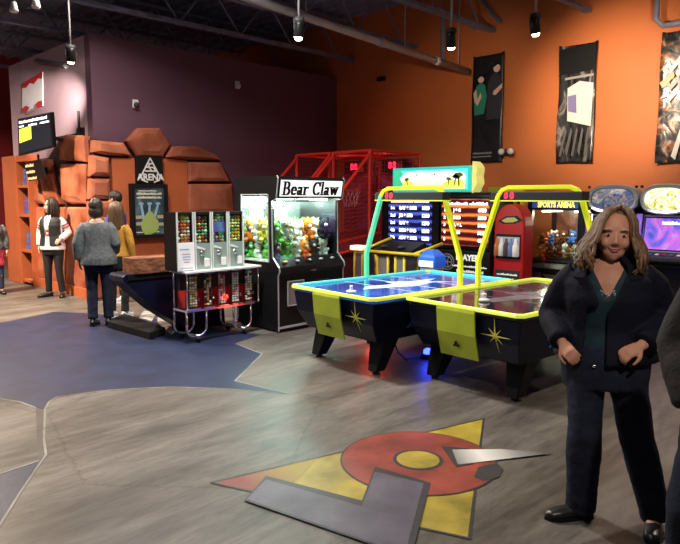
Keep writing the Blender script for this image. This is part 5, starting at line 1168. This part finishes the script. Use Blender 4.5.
def head(mb, c, rot, s=1., w=1.):
    def P(x, y, z): return c+rot @ V((x*w, y, z))*s
    R = rot
    mb.ell(P(0, .012, .03), (.074*s*w, .094*s, .088*s), 20, 14, R); mb.ell(P(0, -.022, -.02), (.066*s*w, .068*s, .08*s), 20, 14, R)
    mb.ell(P(0, -.04, -.075), (.046*s*w, .046*s, .036*s), 16, 10, R); mb.ell(P(0, -.062, -.098), (.02*s, .018*s, .016*s), 12, 8, R)
    mb.loft([P(0, -.078, .02), P(0, -.092, -.005), P(0, -.101, -.027), P(0, -.088, -.036)], [.007*s, .0085*s, .0115*s, .008*s], n=10)
    for sx in (-1, 1):
        mb.ell(P(sx*.01, -.092, -.032), .008*s, 8, 6); mb.ell(P(sx*.036, -.066, -.03), (.024*s, .02*s, .024*s), 12, 8, R)
        mb.ell(P(sx*.03, -.074, .034), (.03*s, .008*s, .008*s), 12, 6, R); mb.ell(P(sx*.074, .012, -.005), (.01*s, .018*s, .03*s), 10, 8, R)
def face_parts(t, c, rot, s=1., w=1., iris=IRIS, smile=.006, browm=None):
    def P(x, y, z): return c+rot @ V((x*w, y, z))*s
    for sx in (-1, 1):
        mb = MB(); mb.ell(P(sx*.031, -.075, .006), (.0135*s, .008*s, .0058*s), 12, 8, rot); e = put(mb.mesh('eye', smooth=True), 'eye', EYE, t)
        mb = MB(); mb.ell(P(sx*.0305, -.0815, .006), (.0062*s, .0045*s, .0065*s), 10, 8, rot); put(mb.mesh('iris', smooth=True), 'iris', iris, e)
        mb = MB(); mb.tube([P(sx*.016, -.086, .0275), P(sx*.032, -.085, .033), P(sx*.05, -.073, .026)], [.0018*s, .0024*s, .0012*s], 6); put(mb.mesh('eyebrow', smooth=True), 'eyebrow', browm or MATS['dark_hair'], t)
    mb = MB()
    mb.tube([P(-.025, -.079, -.056+smile), P(-.012, -.088, -.057), P(0, -.091, -.0555), P(.012, -.088, -.057), P(.025, -.079, -.056+smile)], [.002*s, .0045*s, .005*s, .0045*s, .002*s], 8)
    mb.tube([P(-.022, -.08, -.06+smile), P(-.01, -.087, -.066), P(0, -.0885, -.067), P(.01, -.087, -.066), P(.022, -.08, -.06+smile)], [.002*s, .005*s, .0055*s, .005*s, .002*s], 8)
    put(mb.mesh('lips', smooth=True), 'lips', LIP, t)
def hair_m(name, c, c2): return mat(name, c, .45, noise=.4, nscale=60, col2=c2, bump=.3, bscale=150, stretch=(1, 1, .15))
HAIR_D = hair_m('dark_hair', (.018, .011, .008), (.035, .02, .014)); HAIR_B = hair_m('brown_hair', (.085, .045, .02), (.24, .13, .06)); HAIR_M = hair_m('mid_brown_hair', (.07, .035, .015), (.14, .075, .035))
def torso_pts(J, st, e, z0, z1, s, bust=.02):
    """elliptic rings for body / garments between heights z0 and z1 along pelvis-waist-chest-neck"""
    prof = [(.72, .155, .115, 0), (.80, .168, .125, .005), (.88, .172, .128, .008), (.96, .16, .118, 0), (1.04, .148, .108, -.004), (1.12, .15, .11, -.008), (1.2, .156, .115, -.014), (1.27, .152, .105, -.008), (1.32, .128, .085, .002), (1.355, .085, .066, .008), (1.39, .058, .055, .01)]
    pts, rad = [], []
    for z, rx, ry, dy in prof:
        if z0-1e-6 <= z <= z1+1e-6:
            zz = z*s
            # follow the joints
            if z < 1.02: k = max(0, (z-.9)/.12); ctr = J['pelvis'].lerp(J['waist'], k); bz = .9+(1.02-.9)*k
            elif z < 1.22: k = (z-1.02)/.2; ctr = J['waist'].lerp(J['chest'], k)
            else: k = min(1, (z-1.22)/.165); ctr = J['chest'].lerp(J['neck'], k)
            pts.append(V((ctr.x, ctr.y+dy*s-(.01*s if False else 0), zz))); rad.append((rx*st*s+e, ry*st*s+e))
    return pts, rad
def person(name, label, loc, yaw, s=1., stout=1., over=None, skin=SKIN, voxel=.011, head_rot=(0, 0, 0), hands=None, rolled=False, face=True, hscale=1., facew=1., browm=None):
    J = base_joints(s)
    for k, v in (over or {}).items(): J[k] = V(v)*s
    t = thing('person', label, 'person', loc, yaw, None)
    st = stout; mb = MB()
    p, r = torso_pts(J, st, -.004, .72, 1.39, s); mb.loft(p, r, n=20)
    for n, sx in (('R', -1), ('L', 1)):
        sh, el, wr = J['sh'+n], J['el'+n], J['wr'+n]; sh = sh+V((-.016*s*sx, 0, -.016*s))
        mb.loft([J['chest'].lerp(sh, .6)+V((0, 0, .02*s)), sh, sh.lerp(el, .3), sh.lerp(el, .75), el, el.lerp(wr, .3), el.lerp(wr, .75), wr], [x*s*(.85+.15*st) for x in (.042, .047, .046, .04, .037, .038, .03, .024)], n=14)
        hp, kn, an, to = J['hip'+n], J['knee'+n], J['ankle'+n], J['toe'+n]
        mb.loft([hp+V((0, 0, .04*s)), hp.lerp(kn, .12), hp.lerp(kn, .5), kn, kn.lerp(an, .3), kn.lerp(an, .7), an], [x*s*(.7+.3*st) for x in (.08, .085, .07, .052, .054, .042, .034)], n=16)
        f = (to-an); f.z = 0; f.normalize()
        mb.loft([an-f*.04*s-V((0, 0, .03*s)), an+f*.02*s-V((0, 0, .035*s)), to-f*.02*s+V((0, 0, .0)), to+f*.03*s], [(.03*s, .03*s), (.036*s, .034*s), (.04*s, .022*s), (.02*s, .012*s)], side=(1, 0, 0), n=12)
        hd = (hands or {}).get(n, dict(d=(wr-el)+V((0, -.02, -.05)), n=(sx, 0, 0), curl=.35, side=-sx if False else None))
        sd = hd.get('side')
        if sd is None:
            d_ = V(hd['d']).normalized(); n_ = V(hd['n']); a_ = d_.cross(n_); sd = 1 if a_.y < 0 else -1
        hand(mb, wr, hd['d'], hd['n'], s*.95, hd.get('curl', .35), sd)
    hc = J['head']; R = Euler(head_rot).to_matrix()
    mb.loft([J['neck']-V((0, 0, .05*s)), J['neck'], hc+V((0, .012*s, -.06*s))], [(.062*s, .055*s), (.05*s, .05*s), (.05*s, .052*s)], n=16)
    head(mb, hc, R, s*hscale, facew)
    put(remesh(mb, 'body', voxel, 3), 'body', skin, t)
    if face: face_parts(t, hc, R, s*hscale, facew, browm=browm)
    return t, J, R
def top_garment(t, J, s, st, name, m, e, z0, z1, sleeve, voxel, pred=None, wr_amp=.004, neck_e=0., seed=1, hem_flare=0., smooth=4):
    mb = MB(); p, r = torso_pts(J, st, e, z0, z1, s); 
    r = [(a+hem_flare*max(0, (1.0-q.z/s)), b+hem_flare*max(0, (1.0-q.z/s))) for (a, b), q in zip(r, p)]; mb.loft(p, r, n=24)
    for n in ('R', 'L'):
        sh, el, wr = J['sh'+n], J['el'+n], J['wr'+n]
        pts = [J['chest'].lerp(sh, .6)+V((0, 0, .02*s)), sh*1+V((-.012*s*(1 if sh.x > 0 else -1), 0, -.014*s)), sh.lerp(el, .3), sh.lerp(el, .75), el]; rad = [.046, .05, .051, .047, .045]
        if sleeve > 1: pts += [el.lerp(wr, .4), el.lerp(wr, sleeve-1)]; rad += [.044, .037]
        elif sleeve < 1: pts = pts[:2]+[sh.lerp(el, sleeve*.5), sh.lerp(el, sleeve)]; rad = rad[:2]+([.056, .056] if sleeve > .4 else [.042, .036])
        mb.loft(pts, [x*s*(.85+.15*st)+e*(.45 if i < 2 else .8 if i == 2 else 1) for i, x in enumerate(rad)], n=16)
    me = remesh(mb, name, voxel, smooth)
    if wr_amp: wrinkle(me, wr_amp, 9, seed, .6)
    if pred: me = cut_mesh(me, pred)
    return put(me, name, m, t)
def trousers(t, J, s, st, name, m, e, voxel, z1=1.0, to=.96, wide=1., wr_amp=.004, seed=2):
    mb = MB(); p, r = torso_pts(J, st, e, .72, z1, s); mb.loft(p, r, n=24)
    for n in ('R', 'L'):
        hp, kn, an = J['hip'+n], J['knee'+n], J['ankle'+n]; end = hp.lerp(kn, to*2) if to < .5 else kn.lerp(an, (to-.5)*2)
        if to < .5: pts = [hp+V((0, 0, .04*s)), hp.lerp(kn, .12), hp.lerp(kn, to), end]; rad = [.084, .09, .085, .085]
        else: pts = [hp+V((0, 0, .04*s)), hp.lerp(kn, .12), hp.lerp(kn, .5), kn, kn.lerp(an, .35), kn.lerp(an, .7), end]; rad = [.084, .09, .076, .06*wide, .059*wide, .054*wide, .054*wide]
        mb.loft(pts, [x*s*(.7+.3*st)+e for x in rad], n=18)
    me = remesh(mb, name, voxel, 3)
    if wr_amp: wrinkle(me, wr_amp, 10, seed, 1.2)
    return put(me, name, m, t)
def shoes(t, J, s, m, voxel, sole=None, low=False):
    for n in ('R', 'L'):
        an, to = J['ankle'+n], J['toe'+n]; f = to-an; f.z = 0; f.normalize(); sd = V((f.y, -f.x, 0)); z = to.z-.03*s
        g = lambda a, h: V((an.x+f.x*a*s, an.y+f.y*a*s, z+h*s))
        mb = MB(); mb.loft([g(-.07, .035), g(-.05, .045), g(.0, .045), g(.06, .04), g(.13, .033), g(.175, .028), g(.2, .022)], [(.02*s, .02*s), (.034*s, .04*s), (.036*s, .043*s), (.042*s, .036*s), (.045*s, .03*s), (.036*s, .024*s), (.012*s, .012*s)], side=sd, n=14)
        if not low: mb.loft([g(-.025, .05), g(-.012, .08), g(-.0, .115)], [(.036*s, .045*s), (.035*s, .042*s), (.037*s, .041*s)], side=sd, n=14)
        me = remesh(mb, 'shoe', voxel, 2)
        for v in me.vertices: v.co.z = max(v.co.z, z+.004)
        o = put(me, 'shoe', m, t)
        if sole:
            mb = MB(); out = [(-.072, 0), (-.06, .03), (0, .036), (.07, .043), (.13, .046), (.18, .034), (.203, 0)]; pts = [g(a, 0)+sd*b*s for a, b in out]+[g(a, 0)-sd*b*s for a, b in out[-2:0:-1]]
            mb.prism(pts, (0, 0, .02*s)); mb.build('sole', sole, o)
def strands(t, name, c, R, s, m, count, length, spread, seed, part=0., face_gap=.9, wave=.012, rad=.011, front_len=None, back=True, drop_out=.04, cap=True):
    """shoulder-length hair: a cap and many tapering clumps falling from the parting"""
    rnd = random.Random(seed); mb = MB()
    def P(x, y, z): return c+R @ (V((x, y, z))*s)
    for k in range(count):
        a = rnd.uniform(-PI, PI)          # 0 = back, +-PI = front
        if abs(a) > PI-face_gap: continue
        dx, dy = math.sin(a), math.cos(a)
        L = length*rnd.uniform(.82, 1.08)*(1 if abs(a) < 1.9 or not front_len else front_len)
        ph = rnd.uniform(0, 6); layer = rnd.uniform(.0, 1.)
        pts = []; n = 9
        for i in range(n):
            u = i/(n-1)
            if u < .35:
                q = u/.35*PI/2; rx, ry, rz = .084+.012*layer, .106+.012*layer, .108+.012*layer
                x = dx*rx*math.sin(q)+part*(1-u/.35); y = dy*ry*math.sin(q)+.012; z = .022+rz*math.cos(q)
            else:
                v = (u-.35)/.65; out = 1+spread*math.sin(v*PI*.75)+drop_out*v
                x = dx*(.084+.012*layer)*out; y = dy*(.106+.012*layer)*out*.95+.012; z = .022-L*v
                w_ = wave*math.sin(ph+v*9)*min(1, v*2); x += w_*dy+wave*.6*math.sin(ph*2+v*7)*v; y += -w_*dx
            pts.append(P(x, y, z))
        r0 = rad*rnd.uniform(.8, 1.25)*s
        mb.tube(pts, [r0*.9, r0*1.1, r0*1.2, r0*1.2, r0*1.15, r0*1.1, r0, r0*.8, r0*.3], 6)
    if cap:
        mb.ell(P(0, .03, .036), (.082*s, .093*s, .092*s), 18, 12, R)
    o = put(mb.mesh(name, smooth=True), name, m, t); return o
def cap_hair(t, name, c, R, s, m, voxel, cut, extra=None):
    mb = MB(); mb.ell(c+R @ V((0, .02, .03))*s, (.083*s, .102*s, .098*s), 20, 14, R)
    if extra:
        for p, r in extra: mb.ell(c+R @ V(p)*s, tuple(x*s for x in r), 14, 10, R)
    me = remesh(mb, name, voxel, 2); wrinkle(me, .006*s, 40, 3)
    inv = R.inverted()
    me = cut_mesh(me, lambda p: cut(inv @ ((p-c)/s)), .004)
    return put(me, name, m, t)
FACE = -PI/4     # yaw that faces the camera

denim = mat('dark_denim', (.012, .0155, .031), .85, noise=.35, nscale=25, bump=.25, bscale=120, spec=.2)
navyc = mat('navy_jacket_cloth', (.0055, .006, .014), .75, noise=.3, nscale=5, bump=.2, bscale=60, spec=.15)
tealc = mat('teal_black_shirt', (.012, .03, .04), .7, noise=.3, nscale=8, spec=.2)

# ---- walking woman in front
s = 1.6/1.65; wl = at(605, 520, 3.5); wpos = V((3.172, 1.284, 0))
ov = dict(pelvis=(.0, .0, .90), waist=(.0, .01, 1.02), chest=(.0, .0, 1.22), neck=(-.01, -.005, 1.375), head=(.01, -.03, 1.508),
    hipR=(-.09, -.01, .86), kneeR=(-.085, -.09, .47), ankleR=(-.085, -.03, .085), toeR=(-.22, -.1, .03),
    hipL=(.095, .01, .86), kneeL=(.165, -.02, .48), ankleL=(.27, -.02, .10), toeL=(.25, -.17, .03),
    shR=(-.175, .0, 1.33), elR=(-.275, .06, 1.08), wrR=(-.21, -.15, .965),
    shL=(.175, .0, 1.33), elL=(.285, .07, 1.10), wrL=(.15, -.17, .985))
t, J, R = person('person', 'woman with wavy brown hair, navy jacket and jeans walking in front of the tables', wpos, FACE-.35, s, 1.24, ov, SKIN, .006, (.02, 0.05, .08),
    hands=dict(R=dict(d=(.42, -.72, -.4), n=(-.6, -.5, .55), curl=.75, side=1), L=dict(d=(-.75, -.5, -.35), n=(.2, -.55, .8), curl=.8, side=-1)), facew=1.12, hscale=1.04, browm=HAIR_B)
top_garment(t, J, s, 1.24, 'shirt', tealc, .004, .88, 1.36, .2, .011, lambda p: p.y < 0 and p.z > 1.2*s and abs(p.x+.01) < (p.z-1.2*s)*.5+.0)
def jk(p):
    if p.y > -.03: return False
    if p.z > 1.16*s: return abs(p.x+.015) < .022+(p.z-1.16*s)*.42
    return -.10-.22*max(0, 1.1*s-p.z)*.3 < p.x < -.005+.0*p.z and p.z < 1.16*s
jo = top_garment(t, J, s, 1.3, 'jacket', navyc, .022, .88, 1.36, 1.94, .011, jk, .006, hem_flare=.12)
mb = MB()   # turned collar
for sx in (-1, 1):
    a = [V((-.015+sx*.055, -.06, 1.4)), V((-.015+sx*.085, -.1, 1.36)), V((-.015+sx*.10, -.135, 1.30)), V((-.015+sx*.06, -.155, 1.23)), V((-.015+sx*.16, -.11, 1.30)), V((-.015+sx*.13, -.05, 1.385)), V((-.015+sx*.075, .0, 1.41))]
    mb.prism([q*s for q in a], (sx*.004, -.012, .004))
put(mb.mesh('collar', bevel=.003), 'collar', navyc, jo)
mb = MB(); rnd = random.Random(4)
for k in range(16):
    a = rnd.uniform(-.9, .9); rr_ = rnd.uniform(.0, .03); mb.ell(V((-.012+.05*math.sin(a), -.147-.004*rnd.random(), 1.225+.03*abs(a)-rr_))*s, .0055, 6, 5)
put(mb.mesh('beads', smooth=True), 'beads', mat('silver_beads', (.6, .65, .68), .2, .7), t)
trousers(t, J, s, 1.26, 'jeans', denim, .008, .011, .98, 1.06, 1.22)
shoes(t, J, s, SHOE_K, .007, M['black'])
mb = MB(); mb.ell(V((-.055, -.163, .865))*s, .011, 10, 7); put(mb.mesh('snap_button', smooth=True), 'snap_button', M['chrome'], jo)
strands(t, 'hair', J['head'], R, s*1.06, HAIR_B, 380, .19, .42, 3, part=.02, face_gap=.84, wave=.026, rad=.0095, drop_out=.26)

# ---- person cut off by the right edge
s = 1.72/1.65
char = mat('charcoal_jacket_cloth', (.016, .013, .013), .7, noise=.3, nscale=6, bump=.2, bscale=50, spec=.3)
pe = at(775, 300, 2.75); 
ov = dict(shR=(-.19, .0, 1.335), elR=(-.29, .03, 1.06), wrR=(-.25, -.1, .86), hipR=(-.15, 0, .86), kneeR=(-.225, -.05, .47), ankleR=(-.2, .0, .085), toeR=(-.22, -.14, .03))
t, J, R = person('person', 'person in a charcoal jacket and jeans cut off by the right edge', (pe.x, pe.y, 0), FACE-.3, s, 1.25, ov, SKIN2, .011,
    hands=dict(R=dict(d=(.25, -.5, -.8), n=(-1, -.2, 0), curl=.6)))
top_garment(t, J, s, 1.28, 'jacket', char, .024, .80, 1.37, 1.95, .012, None, .006, hem_flare=.1)
trousers(t, J, s, 1.25, 'jeans', denim, .008, .012, .98, .98, 1.15)
shoes(t, J, s, SHOE_K, .009, M['black']); cap_hair(t, 'hair', J['head'], R, s, HAIR_D, .01, lambda p: (p.y < -.03 and p.z < .06) or p.z < -.06)

# ---- woman in white jersey by the facade
s = 1.62/1.65; loc = V((4.1, 10.8, 0))
jersey = mat('white_jersey_cloth', (.72, .7, .68), .8, noise=.06, bump=.1, bscale=60, spec=.2); vest = mat('black_vest_cloth', (.012, .012, .014), .6, bump=.3, bscale=30)
leg = mat('black_leggings', (.008, .008, .009), .7)
ov = dict(elL=(.26, .06, 1.09), wrL=(.2, -.1, .98), elR=(-.235, .04, 1.08), wrR=(-.22, -.02, .86), ankleL=(.12, .02, .085), toeL=(.18, -.11, .03), ankleR=(-.12, .02, .085), toeR=(-.2, -.1, .03))
t, J, R = person('person', 'woman in a white jersey, black vest and leggings facing out from the rock facade', loc, FACE-.1, s, 1.08, ov, SKIN2, .01, (0, 0, -.75), facew=1.0, hands=dict(L=dict(d=(-.6, -.3, -.6), n=(.3, -.9, .2), curl=.5)))
top_garment(t, J, s, 1.08, 'jersey', jersey, .012, .80, 1.36, 1.94, .012, None, .004, hem_flare=.08)
top_garment(t, J, s, 1.12, 'vest', vest, .026, .88, 1.36, .02, .012, lambda p: (p.y < -.02 and abs(p.x+.01) < .045+max(0, p.z-1.2)*.15) or abs(p.x) > .185*s, .004)
mb = MB()
for n, (a, b) in (('L', (.42, .5)), ('L', (.58, .66)), ('R', (.42, .5)), ('R', (.58, .66))):
    sh, el = J['sh'+n], J['el'+n]; mb.loft([sh.lerp(el, a), sh.lerp(el, b)], [.067*s, .066*s], n=16)
put(mb.mesh('sleeve_stripes', smooth=True), 'sleeve_stripes', mat('dark_red_stripe', (.3, .02, .025), .8), t)
mb = MB()
for zc in (1.165, 1.09):
    mb.tube([V((-.01+.032*math.cos(2*PI*i/16), -.137+.004*math.cos(4*PI*i/16), zc+.034*math.sin(2*PI*i/16)))*s for i in range(16)], .009, 6, closed=True)
put(mb.mesh('jersey_number', smooth=True), 'jersey_number', MATS['dark_red_stripe'], t)
trousers(t, J, s, 1.06, 'leggings', leg, .005, .012, .95, .99, .9, .002)
shoes(t, J, s, SHOE_K, .009, M['black'], low=True)
strands(t, 'hair', J['head'], R, s, HAIR_D, 120, .2, .12, 8, face_gap=.95, wave=.006, rad=.014)

# ---- three people at the counter, seen from behind
s = 1.63/1.65; heather = mat('heather_grey_fleece', (.105, .115, .12), .9, noise=.3, nscale=30, bump=.25, bscale=60, spec=.15)
ov = dict(elR=(-.22, .05, 1.08), wrR=(-.2, -.14, .95), elL=(.24, .04, 1.08), wrL=(.235, .0, .86), ankleR=(-.1, .02, .085), toeR=(-.14, -.12, .03), ankleL=(.09, .06, .085), toeL=(.06, -.09, .03))
t, J, R = person('person', 'woman in a heather grey jacket with short dark hair, seen from behind', V((3.6, 8.0, 0)), FACE+PI+.25, s, 1.12, ov, SKIN2, .011, (.1, 0, -.2), face=True)
top_garment(t, J, s, 1.16, 'jacket', heather, .022, .80, 1.37, 1.95, .012, None, .006, hem_flare=.1)
trousers(t, J, s, 1.1, 'jeans', denim, .006, .012, .95, .99, 1.05)
shoes(t, J, s, SHOE_K, .009, M['black'])
cap_hair(t, 'hair', J['head'], R, s*1.04, HAIR_D, .009, lambda p: (p.y < -.035 and p.z < .05), [((0, .045, -.05), (.08, .068, .085)), ((.06, .01, -.05), (.03, .05, .07)), ((-.06, .01, -.05), (.03, .05, .07))])
s = 1.57/1.65; must = mat('mustard_cardigan', (.42, .2, .02), .85, noise=.2, nscale=25, bump=.3, bscale=60)
t, J, R = person('person', 'girl in a mustard top and long brown hair half hidden behind the grey jacket', V((4.0, 8.3, 0)), FACE+PI-.1, s, .95, None, SKIN2, .011, (0, 0, .5))
top_garment(t, J, s, .98, 'top', must, .014, .82, 1.36, 1.9, .012, None, .005, hem_flare=.06)
trousers(t, J, s, .95, 'trousers', leg, .005, .012, .92, .99, .95)
shoes(t, J, s, SHOE_W, .009, M['white'])
strands(t, 'hair', J['head'], R, s, HAIR_M, 150, .34, .05, 13, face_gap=.9, wave=.006, rad=.014, drop_out=.02)
s = 1.74/1.65; bluec = mat('royal_blue_tee', (.03, .055, .33), .8, noise=.15, bump=.15, bscale=50); khaki = mat('brown_shorts', (.16, .1, .07), .8, noise=.2)
ov = dict(elR=(-.22, -.05, 1.08), wrR=(-.15, -.2, 1.2), elL=(.22, .02, 1.07), wrL=(.21, -.06, .85))
t, J, R = person('person', 'man in a black cap and royal blue shirt at the orange wall, looking left', V((4.62, 9.56, 0)), FACE-1.75, s, 1.0, ov, SKIN, .011, (.1, 0, -.1))
top_garment(t, J, s, 1.02, 'shirt', bluec, .016, .8, 1.36, .72, .012, None, .005, hem_flare=.05)
trousers(t, J, s, 1.0, 'shorts', khaki, .014, .012, .95, .46, 1.)
shoes(t, J, s, SHOE_W, .009, M['white'], low=True)
cap_hair(t, 'hair', J['head'], R, s, HAIR_D, .009, lambda p: (p.y < -.03 and p.z < .06) or p.z < -.06)
mb = MB(); c = J['head']; mb.lathe([(0, .115), (.05, .108), (.085, .075), (.096, .035), (.0, .035)], n=20); bmesh.ops.scale(mb.bm, vec=(.95, 1.12, 1), verts=mb.bm.verts)
mb.prism([V((x, y-.005, .04)) for x, y in ((-.08, -.06), (-.075, -.13), (-.04, -.175), (.04, -.175), (.075, -.13), (.08, -.06))], (0, 0, .008))
mb.xform(Matrix.Translation(c+V((0, .012, .01))) @ R.to_4x4() @ Matrix.Scale(s, 4)); put(mb.mesh('cap', smooth=False), 'cap', vest, t)
# ---- child at the left edge
s = 1.45/1.65; blk = mat('black_white_top', (.015, .015, .02), .8, noise=.6, nscale=9, col2=(.18, .18, .2)); rd = mat('red_shorts_cloth', (.3, .02, .04), .8)
cpos = at(-4, 281, 12.4)
t, J, R = person('person', 'person in a dark top and red shorts cut off by the left edge', V((cpos.x, cpos.y, 0)), FACE+.6, s, 1., None, SKIN2, .012, (0, 0, 0))
top_garment(t, J, s, 1.02, 'top', blk, .014, .82, 1.36, 1.9, .012, None, .004)
trousers(t, J, s, 1.0, 'shorts', rd, .012, .012, .92, .4, 1.)
mb_ = trousers(t, J, s, 1.0, 'leggings', mat('navy_leggings', (.015, .02, .06), .8), .003, .012, .9, .97, .85, 0)
shoes(t, J, s, SHOE_K, .01, M['black'], low=True)
cap_hair(t, 'hair', J['head'], R, s, HAIR_D, .01, lambda p: (p.y < -.03 and p.z < .06) or p.z < -.08)

# ================================================================== LIGHT, CAMERA
def high_bay(p, power, colr=(1, .93, .84), size=.5, label=''):
    t = thing('high_bay_lamp', label, 'lamp', p)
    mb = MB(); mb.lathe([(.0, .3), (.06, .3), (.08, .2), (.2, .1), (size*.52, 0), (size*.5, -.0), (.19, .09), (0, .16)], n=20); mb.build('shade', M['darkgrey'], t, smooth=True)
    mb = MB(); mb.tube([(0, 0, .3), (0, 0, 5.34-p[2])], .012, 6); mb.build('stem', M['steel'], t)
    mb = MB(); mb.lathe([(.0, .12), (.05, .12), (.07, .07), (.05, .03), (0, .02)], n=14); mb.build('bulb', M['bulb'], t, smooth=True)
    l = bpy.data.lights.new('bay_light', 'AREA'); l.shape = 'DISK'; l.size = size; l.energy = power; l.color = colr; l.spread = math.radians(150)
    lo = bpy.data.objects.new('bay_light', l); COL.objects.link(lo); lo.location = (p[0], p[1], p[2]-.02)
high_bay((1.4, 3.4, 4.7), 26, label='overhead lamp above the open floor left of the camera')
pendant((.9, -.6, 3.7), (3.1, 1.35, 1.3), 'added spot lamp out of view behind the camera, lighting the walking woman', True, 210, size=.75, blend=1., colr=(1, .86, .74))  # extra lamp, added to light the woman's face from the front
high_bay((3.5, 5.3, 4.75), 215, (1, .94, .88), label='added overhead lamp out of view, lighting the vending rack by the claw machine')  # unseen lamp added to brighten the vending fronts and middle floor
high_bay((4.0, 8.2, 4.75), 95, (1, .88, .76), label='added overhead lamp out of view, brightening the rock facade and purple wall')  # unseen lamp added to lift the right side of the rock facade
high_bay((1.6, 10.4, 4.7), 600, (1, .8, .58), label='warm overhead lamp above the people at the facade')
high_bay((7.0, 1.0, 4.75), 110, (1, .85, .7), label='overhead lamp right of the tables')
high_bay((2.2, 16.0, 4.75), 300, (1, .8, .65), label='added overhead lamp out of view, brightening the dark red wall')  # unseen lamp added so the far red wall does not go black
w = bpy.data.worlds.new('dim_hall'); SC.world = w; w.use_nodes = True
w.node_tree.nodes['Background'].inputs[0].default_value = (.7, .78, 1, 1); w.node_tree.nodes['Background'].inputs[1].default_value = .06
cam = bpy.data.cameras.new('camera'); co = bpy.data.objects.new('camera', cam); COL.objects.link(co)
co.location = (0, 0, CH); co.rotation_euler = (PI/2-TH, 0, -PI/4); cam.sensor_fit = 'HORIZONTAL'; cam.sensor_width = 36; cam.lens = F/680*36
cam.clip_start = .05; cam.clip_end = 100
SC.camera = co
SC.view_settings.view_transform = 'Standard'; SC.view_settings.look = 'None'; SC.view_settings.gamma = 1; SC.view_settings.exposure = .4
SC.cycles.max_bounces = 6; SC.cycles.transparent_max_bounces = 12; SC.cycles.use_denoising = True; SC.cycles.caustics_reflective = False; SC.cycles.caustics_refractive = False
